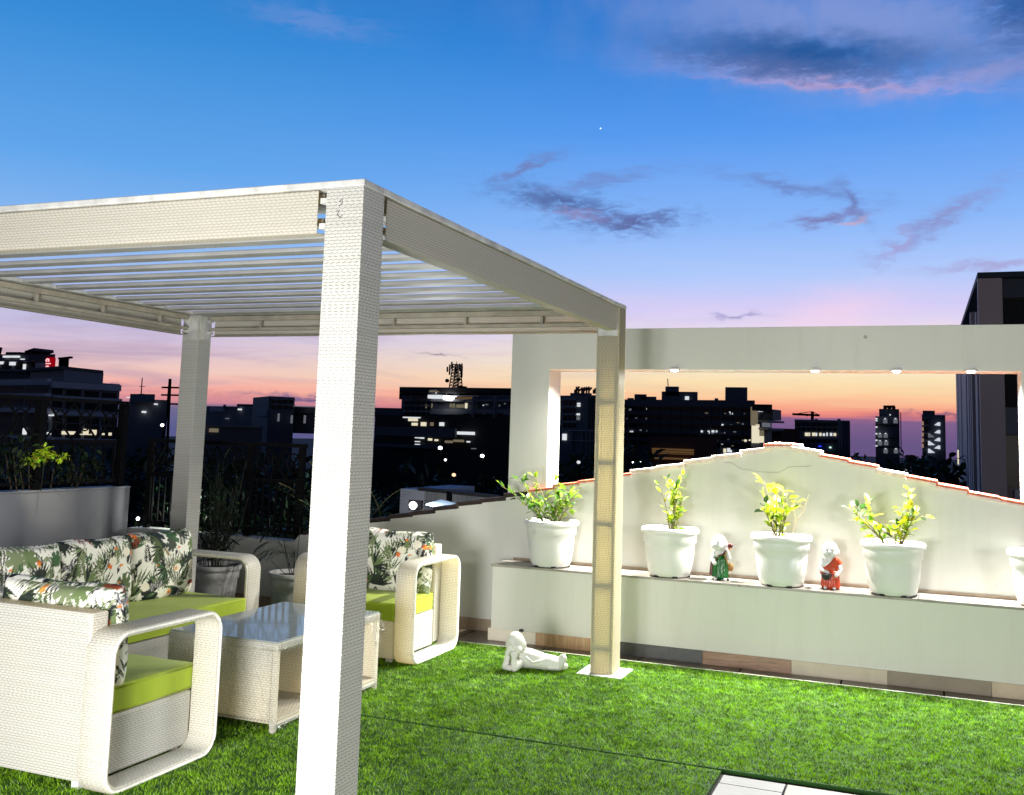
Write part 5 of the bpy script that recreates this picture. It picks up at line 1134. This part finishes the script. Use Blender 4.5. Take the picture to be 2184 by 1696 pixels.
B.rect('roof_band', 1695, 896, 1812, 899, CONC, 0, .2); B.rect('led_light', 1746, 951, 1752, 953, E_B, 0, .2); B.rect('led_light', 1769, 953, 1773, 956, E_V, 0, .2); facade(B, 1697, 1786, (899, 910, 921), 8)
facade(B, 1697, 1786, (934, 946), 8)
B.block('roof_house', 1786, 893.5, 1793, 897, FACD, 114, 5); B.block('roof_house', 1738, 893.5, 1744, 897, FACD, 114, 5)
a = at(1732.6, 893, 170); b = at(1732.6, 878, 170); c0, c1 = at(1690, 883.5, 170), at(1748, 886, 170)
t = thing('tower_crane', 'thin tower crane above the wide dark office block', 'crane', (a.x, a.y, GZ)); o_ = Vector((a.x, a.y, GZ)); MB().obox((0, 0, 0), b - o_, .45, .45).obj('mast', BLACK, t); MB().obox(c0 - o_, c1 - o_, .35, .35).obox(at(1721, 884.5, 170) - o_, at(1721, 888, 170) - o_, .3, .3).obj('jib', BLACK, t); MB().obox(b - o_, c0.lerp(b, .3) - o_, .1, .1).obox(b - o_, c1 - o_, .1, .1).obj('tie_rod', BLACK, t)
# 8 lit towers
B = Bld('slim dark tower with paired downlights on every floor and a frame on its roof', [(1867, 132), (1918, 132)], 888, 10, FACD)
B.block('roof_house', 1875, 872.5, 1918, 890, FACD, 132.4, 7)
fr = MB(); 
for u in (1886, 1890, 1895, 1899, 1904, 1908): a, b = at(u, 874, 133), at(u, 867.5, 133); fr.obox(a - B.o, b - B.o, .22, .22)
fr.obox(at(1884, 867.5, 133) - B.o, at(1909, 867.5, 133) - B.o, .3, .3); fr.obj('roof_frame', simple('frame_red', (.12, .03, .025), .6), B.t)
for v, us in ((893, (1888, 1910)), (924.5, (1877, 1889)), (940, (1877, 1890)), (957, (1889, 1911))):
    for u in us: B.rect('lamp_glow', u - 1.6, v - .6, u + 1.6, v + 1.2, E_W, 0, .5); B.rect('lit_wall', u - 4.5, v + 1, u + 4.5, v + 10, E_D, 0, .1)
for v in (892, 896, 910, 924, 938, 950): B.rect('side_lamp', 1867.5, v, 1871.5, v + 2.6, E_W, 0, .7)
for v in (906, 934, 953): B.rect('floor_band', 1867, v, 1917, v + 2, RECESS, 0, .3)
B.rect('lamp_glow', 1897, 884, 1900, 886, E_W, 0, .4); B.block('side_mast', 1921, 880, 1923, 960, FACD, 134, .5)
B = Bld('dark tower with a zigzag of white lit stair flights', [(1966, 112), (2016, 112)], 884.5, 10, FACD)
facade(B, 1969, 1981, (890, 906, 922, 938, 954), 2)
B.block('roof_house', 1968, 876, 1994, 887, FACD, 112.3, 6)
for k in range(4):
    v = 901 + k * 16.5
    for s_ in (0, 1):
        if k == 0 and s_ == 0: continue
        u0, u1 = (1982, 1998) if s_ == 0 else (1995, 2008); vv = v + (0 if s_ else 8) - (8 if s_ == 0 else 0)
        if s_ == 0: q = [(u0, vv + 7.5), (u0 + 2, vv + 6), (u1 - 1, vv + 15.5), (u0, vv + 16)]
        else: q = [(u1 - 5, vv), (u1, vv), (u1, vv + 8), (u0, vv + 6)]
        P = [B.hit(*c) - B.o + Vector((-.12, -.3, 0)) for c in q]; MB().add([tuple(p) for p in P] + [tuple(p + Vector((0, .1, 0))) for p in P], [(0, 1, 2, 3), (7, 6, 5, 4), (0, 4, 5, 1), (1, 5, 6, 2), (2, 6, 7, 3), (3, 7, 4, 0)]).obj('lit_stair_flight', E_D if k == 1 and s_ == 0 else emit('stair_glow', (.82, .88, 1), .75), B.t, uvmap=False)
for k in range(5): B.rect('warm_panel', 1965.5, 899 + k * 12, 1970, 907 + k * 12, emit('warm_panel', (.8, .5, .38), .38), 0, .2)
# 9 neighbour building at the right
BX, BY0, BY1 = 1.517, 30.0, 56.0
t = thing('building', 'tall neighbouring building with vertical pilasters rising above the wall beam at the right edge', 'building', (BX, BY0, GZ)); ZT = 6.287 - GZ
MB().box(.45, 16, .35, BY1 - BY0, 0, ZT - .02).obj('wall', simple('side_cladding', (.50, .40, .37), .7), t, uvmap=False)
MB().box(.0, 16.2, .0, BY1 - BY0 + .2, ZT - .016, ZT + .14).obj('roof', simple('roof_edge', (.05, .07, .09), .6), t, uvmap=False)
MB().box(.05, 16.1, .05, .345, 14.05, 14.75).obj('floor_band', CONC, t); MB().box(.62, 16, .15, .345, ZT - .55, ZT - .03).obj('floor_band', FACD, t)
MB().box(.62, 16, .25, .34, 14.78, ZT - .57).obj('dark_recess', RECESS, t); MB().box(.62, 16, .25, .34, 12.7, 14.02).obj('window_band', simple('dark_red_glass', (.03, .006, .008), .3), t)
MB().box(.0, .6, .0, .34, 0, ZT - .03).obj('corner_pier', CLAD, t)
MB().box(.78, 1.75, .02, .34, 0, 12.6).obj('panel', simple('smooth_grey_panel', (.62, .63, .62), .7), t); MB().box(1.95, 2.3, .10, .34, 0, 12.6).obj('panel', FACB, t)
yy = 1.2; r = random.Random(4)
for k, (d0, wd_, dp_) in enumerate(((.6, .9, .30), (1.9, .5, .42), (2.8, 1.6, .36), (5.2, .5, .42), (6.4, .5, .42), (7.6, .6, .42), (9.2, 2.6, .30), (12.6, 2.2, .30), (15.4, 3.0, .25), (19.2, 3.2, .25), (23.0, 2.6, .25))):
    MB().box(.45 - dp_, .449, d0, d0 + wd_, 4 if k > 2 else 0, ZT - .3 - (k % 3) * .4).obj('pilaster', CLAD, t)
for k, (d0, d1, z0, z1) in enumerate(((1.5, 1.85, 11.5, 17), (3.4, 5.1, 9, 16.5), (11.9, 12.5, 3, 16), (14.9, 15.3, 3, 16), (18.5, 19.1, 3, 16))): MB().box(.40, .4495, d0, d1, z0, z1).obj('dark_slot', RECESS, t)
for z0, z1 in ((11.3, 12.5), (12.9, 13.6)): MB().box(.19, .23, 23.4, 25.2, z0, z1).obj('lit_window', E_Y, t)
# ------------------------------------------------------------------ dark trees, lamps and sheds below
def tree(label, u, v, Y, rw, seed, group='dark trees below the terrace'):
    p = at(u, v, Y); top = p.z; t = thing('tree', label, 'tree', (p.x, p.y, GZ), 0, group); h = top - GZ; r = random.Random(seed)
    tr = MB(); tr.tube([(0, 0, 0), (.1, 0, h * .4), (0, .1, h * .72)], [.22, .17, .10], 7)
    cl = []
    for k in range(12):
        a = r.uniform(0, 6.28); q = r.uniform(0, .75) * rw; zz = h - rw * r.uniform(.35, 1.5); c = (q * math.cos(a), q * math.sin(a), zz); cl.append((c, (rw * r.uniform(.3, .5), rw * r.uniform(.3, .5), rw * r.uniform(.25, .38)))); tr.tube([(0, .1, h * .62), (c[0] * .5, c[1] * .5, (h * .62 + zz) / 2), c], [.08, .05, .02], 5)
    tr.obj('trunk', BARK, t, uvmap=False); cloud_leaves('crown', DLEAF, t, cl, 1100, .34 * rw / 2.2, [(.02, .04, .018), (.03, .055, .02), (.014, .028, .012)], seed); return t
for a in (('black round tree at the left below the railing', 40, 958, 26, 3.2, 1), ('black broad tree left of the rear pergola post', 190, 952, 30, 3.4, 2), ('dark tree crown behind the rear post foot', 330, 925, 34, 3.2, 3), ('dark tree crown between rear post and rear railing', 470, 955, 24, 2.8, 4), ('dark leafy tree left of the front post', 590, 960, 22, 2.6, 5), ('dark tree just left of the front post top of the city', 690, 940, 34, 3.2, 6), ('dark tree right of the front post', 840, 985, 24, 2.8, 7), ('dark tree under the two bright yard lamps', 930, 995, 28, 2.8, 8), ('dark tree left of the wall pier', 1050, 985, 30, 3.2, 9), ('dark conical tree in the left corner of the opening', 1205, 958, 32, 2.2, 10), ('black tree beside the pergola post in the opening', 1262, 940, 34, 2.6, 11), ('dark tree under the black block', 1370, 968, 36, 2.6, 12), ('dark tree behind the gable peak', 1560, 962, 44, 3.0, 13), ('dark tree right of the gable peak', 1760, 957, 60, 3.6, 14), ('dark tree under the slim lit tower', 1855, 962, 60, 3.6, 15), ('dark tree between the two lit towers', 1940, 955, 64, 3.8, 16), ('dark tree before the neighbouring building', 1985, 962, 46, 3.0, 17), ('small dark tree with lights behind it, above the right tiles', 1935, 1000, 30, 2.6, 18), ('bushy dark tree at the far left edge', -40, 940, 28, 3.2, 19)): tree(*a)
def street_lamp(label, u, v, Y, r_, m, h=True):
    p = at(u, v, Y); t = thing('street_lamp', label, 'lamp', (p.x, p.y, GZ), 0, 'distant yard and street lamps'); z = p.z - GZ
    MB().tube([(0, .12, 0), (0, .12, z + .1), (0, .0, z + r_ * 1.2)], .05, 6).obj('pole', BLACK, t); MB().ball((0, 0, z), r_, 8, 0, (1, 1, .85)).obj('lamp_head', m, t, 0, True)
for a in (('brightest yard lamp left of the wall pier', 939, 955.5, 40, .085, E_S), ('bright yard lamp close to the wall pier', 1028.5, 972.6, 40, .08, E_S), ('small white lamp below the two bright yard lamps', 950, 981, 38, .05, E_S), ('orange street lamp glow low left of the pier', 968, 1013, 34, .075, E_O), ('oblong white lamp left of the rear pergola post', 346, 907, 50, .10, E_S), ('white lamp low under the rust lit eave', 1348, 987, 40, .07, E_S), ('second small white lamp under the black block', 1367, 983, 40, .055, E_S), ('yellow lamp at the foot of the lit corner stair', 1590, 940, 60, .09, E_Y), ('small yellow lamp right of the lit corner stair foot', 1599, 939, 60, .06, E_Y), ('faint lamp among trees above the right tiles', 1932, 1003, 45, .06, E_D), ('low lamp left in the opening beside the dark conical tree', 1234, 986, 30, .06, E_W)): street_lamp(*a)
# shed and flood light behind the sloping wall
s0, s1 = at(906, 1046, 15), at(1065, 1063, 15)
t = thing('shed', 'pale corrugated metal shed behind the sloping wall', 'shed', (s0.x, s0.y, -3)); L_ = s1.x - s0.x
co = MB(); n = 60; zt0, zt1 = s0.z + 3, s1.z + 3
for k in range(n):
    x0, x1 = L_ * k / n, L_ * (k + 1) / n; y_ = .03 * (k % 2); za, zb_ = zt0 + (zt1 - zt0) * k / n, zt0 + (zt1 - zt0) * (k + 1) / n
    co.add([(x0, y_, 0), (x1, .03 - y_, 0), (x1, .03 - y_, zb_), (x0, y_, za)], [(0, 1, 2, 3)])
co.obj('wall', simple('corrugated_sheet', (.36, .37, .38), .5, .2, 2), t); MB().obox((-.1, .02, zt0 + .02), (L_, .02, zt1 + .02), .16, .05).obj('roof_edge', ROOFM, t); MB().box(.42, .50, -.06, -.01, 0, zt0).obj('corner_post', BLACK, t); MB().box(-.5, 0, .1, 2, 0, zt0).obj('side_wall', CONCL, t)
f0 = at(883, 1078, 13)
t = thing('floodlight', 'glaring white floodlight over the sloping wall right of the front post', 'floodlight', (f0.x, f0.y, -3)); MB().tube([(0, .1, 0), (0, .1, f0.z + 3)], .03, 6).obj('pole', BLACK, t); MB().box(-.10, .10, .03, .08, f0.z + 2.93, f0.z + 3.07).obj('housing', BLACK, t); MB().ball((0, -.03, f0.z + 3), .06, 10, 0, (1, .5, .9)).obj('lamp_head', E_S, t, 0, True)
lamp('floodlight_lamp', 'POINT', f0 + Vector((.55, -.7, .25)), 90, (.95, .97, 1), .06)
a = at(905, 1079, 12.6); t = thing('roof_panel', 'small pale blue roof sheet beside the floodlight', 'roof sheet', a); MB().add([(.02, 0, .03), (.24, 0, -.01), (.30, .4, .03), (.06, .4, .07), (.02, 0, .01), (.24, 0, -.03), (.30, .4, .01), (.06, .4, .05)], [(0, 1, 2, 3), (7, 6, 5, 4), (0, 4, 5, 1), (1, 5, 6, 2), (2, 6, 7, 3), (3, 7, 4, 0)]).obj('sheet', simple('pale_blue_sheet', (.25, .32, .40), .4), t)
t['label'] = 'small pale blue roof sheet beside the glaring floodlight'
# ------------------------------------------------------------------ render settings
S.render.engine = 'CYCLES'; S.cycles.use_denoising = True; S.cycles.max_bounces = 8; S.cycles.diffuse_bounces = 4; S.cycles.transmission_bounces = 6; S.cycles.transparent_max_bounces = 8; S.cycles.sample_clamp_indirect = 6; S.cycles.caustics_reflective = False; S.cycles.caustics_refractive = False
S.view_settings.view_transform = 'Standard'; S.view_settings.look = 'None'; S.view_settings.exposure = 0; S.view_settings.gamma = 1
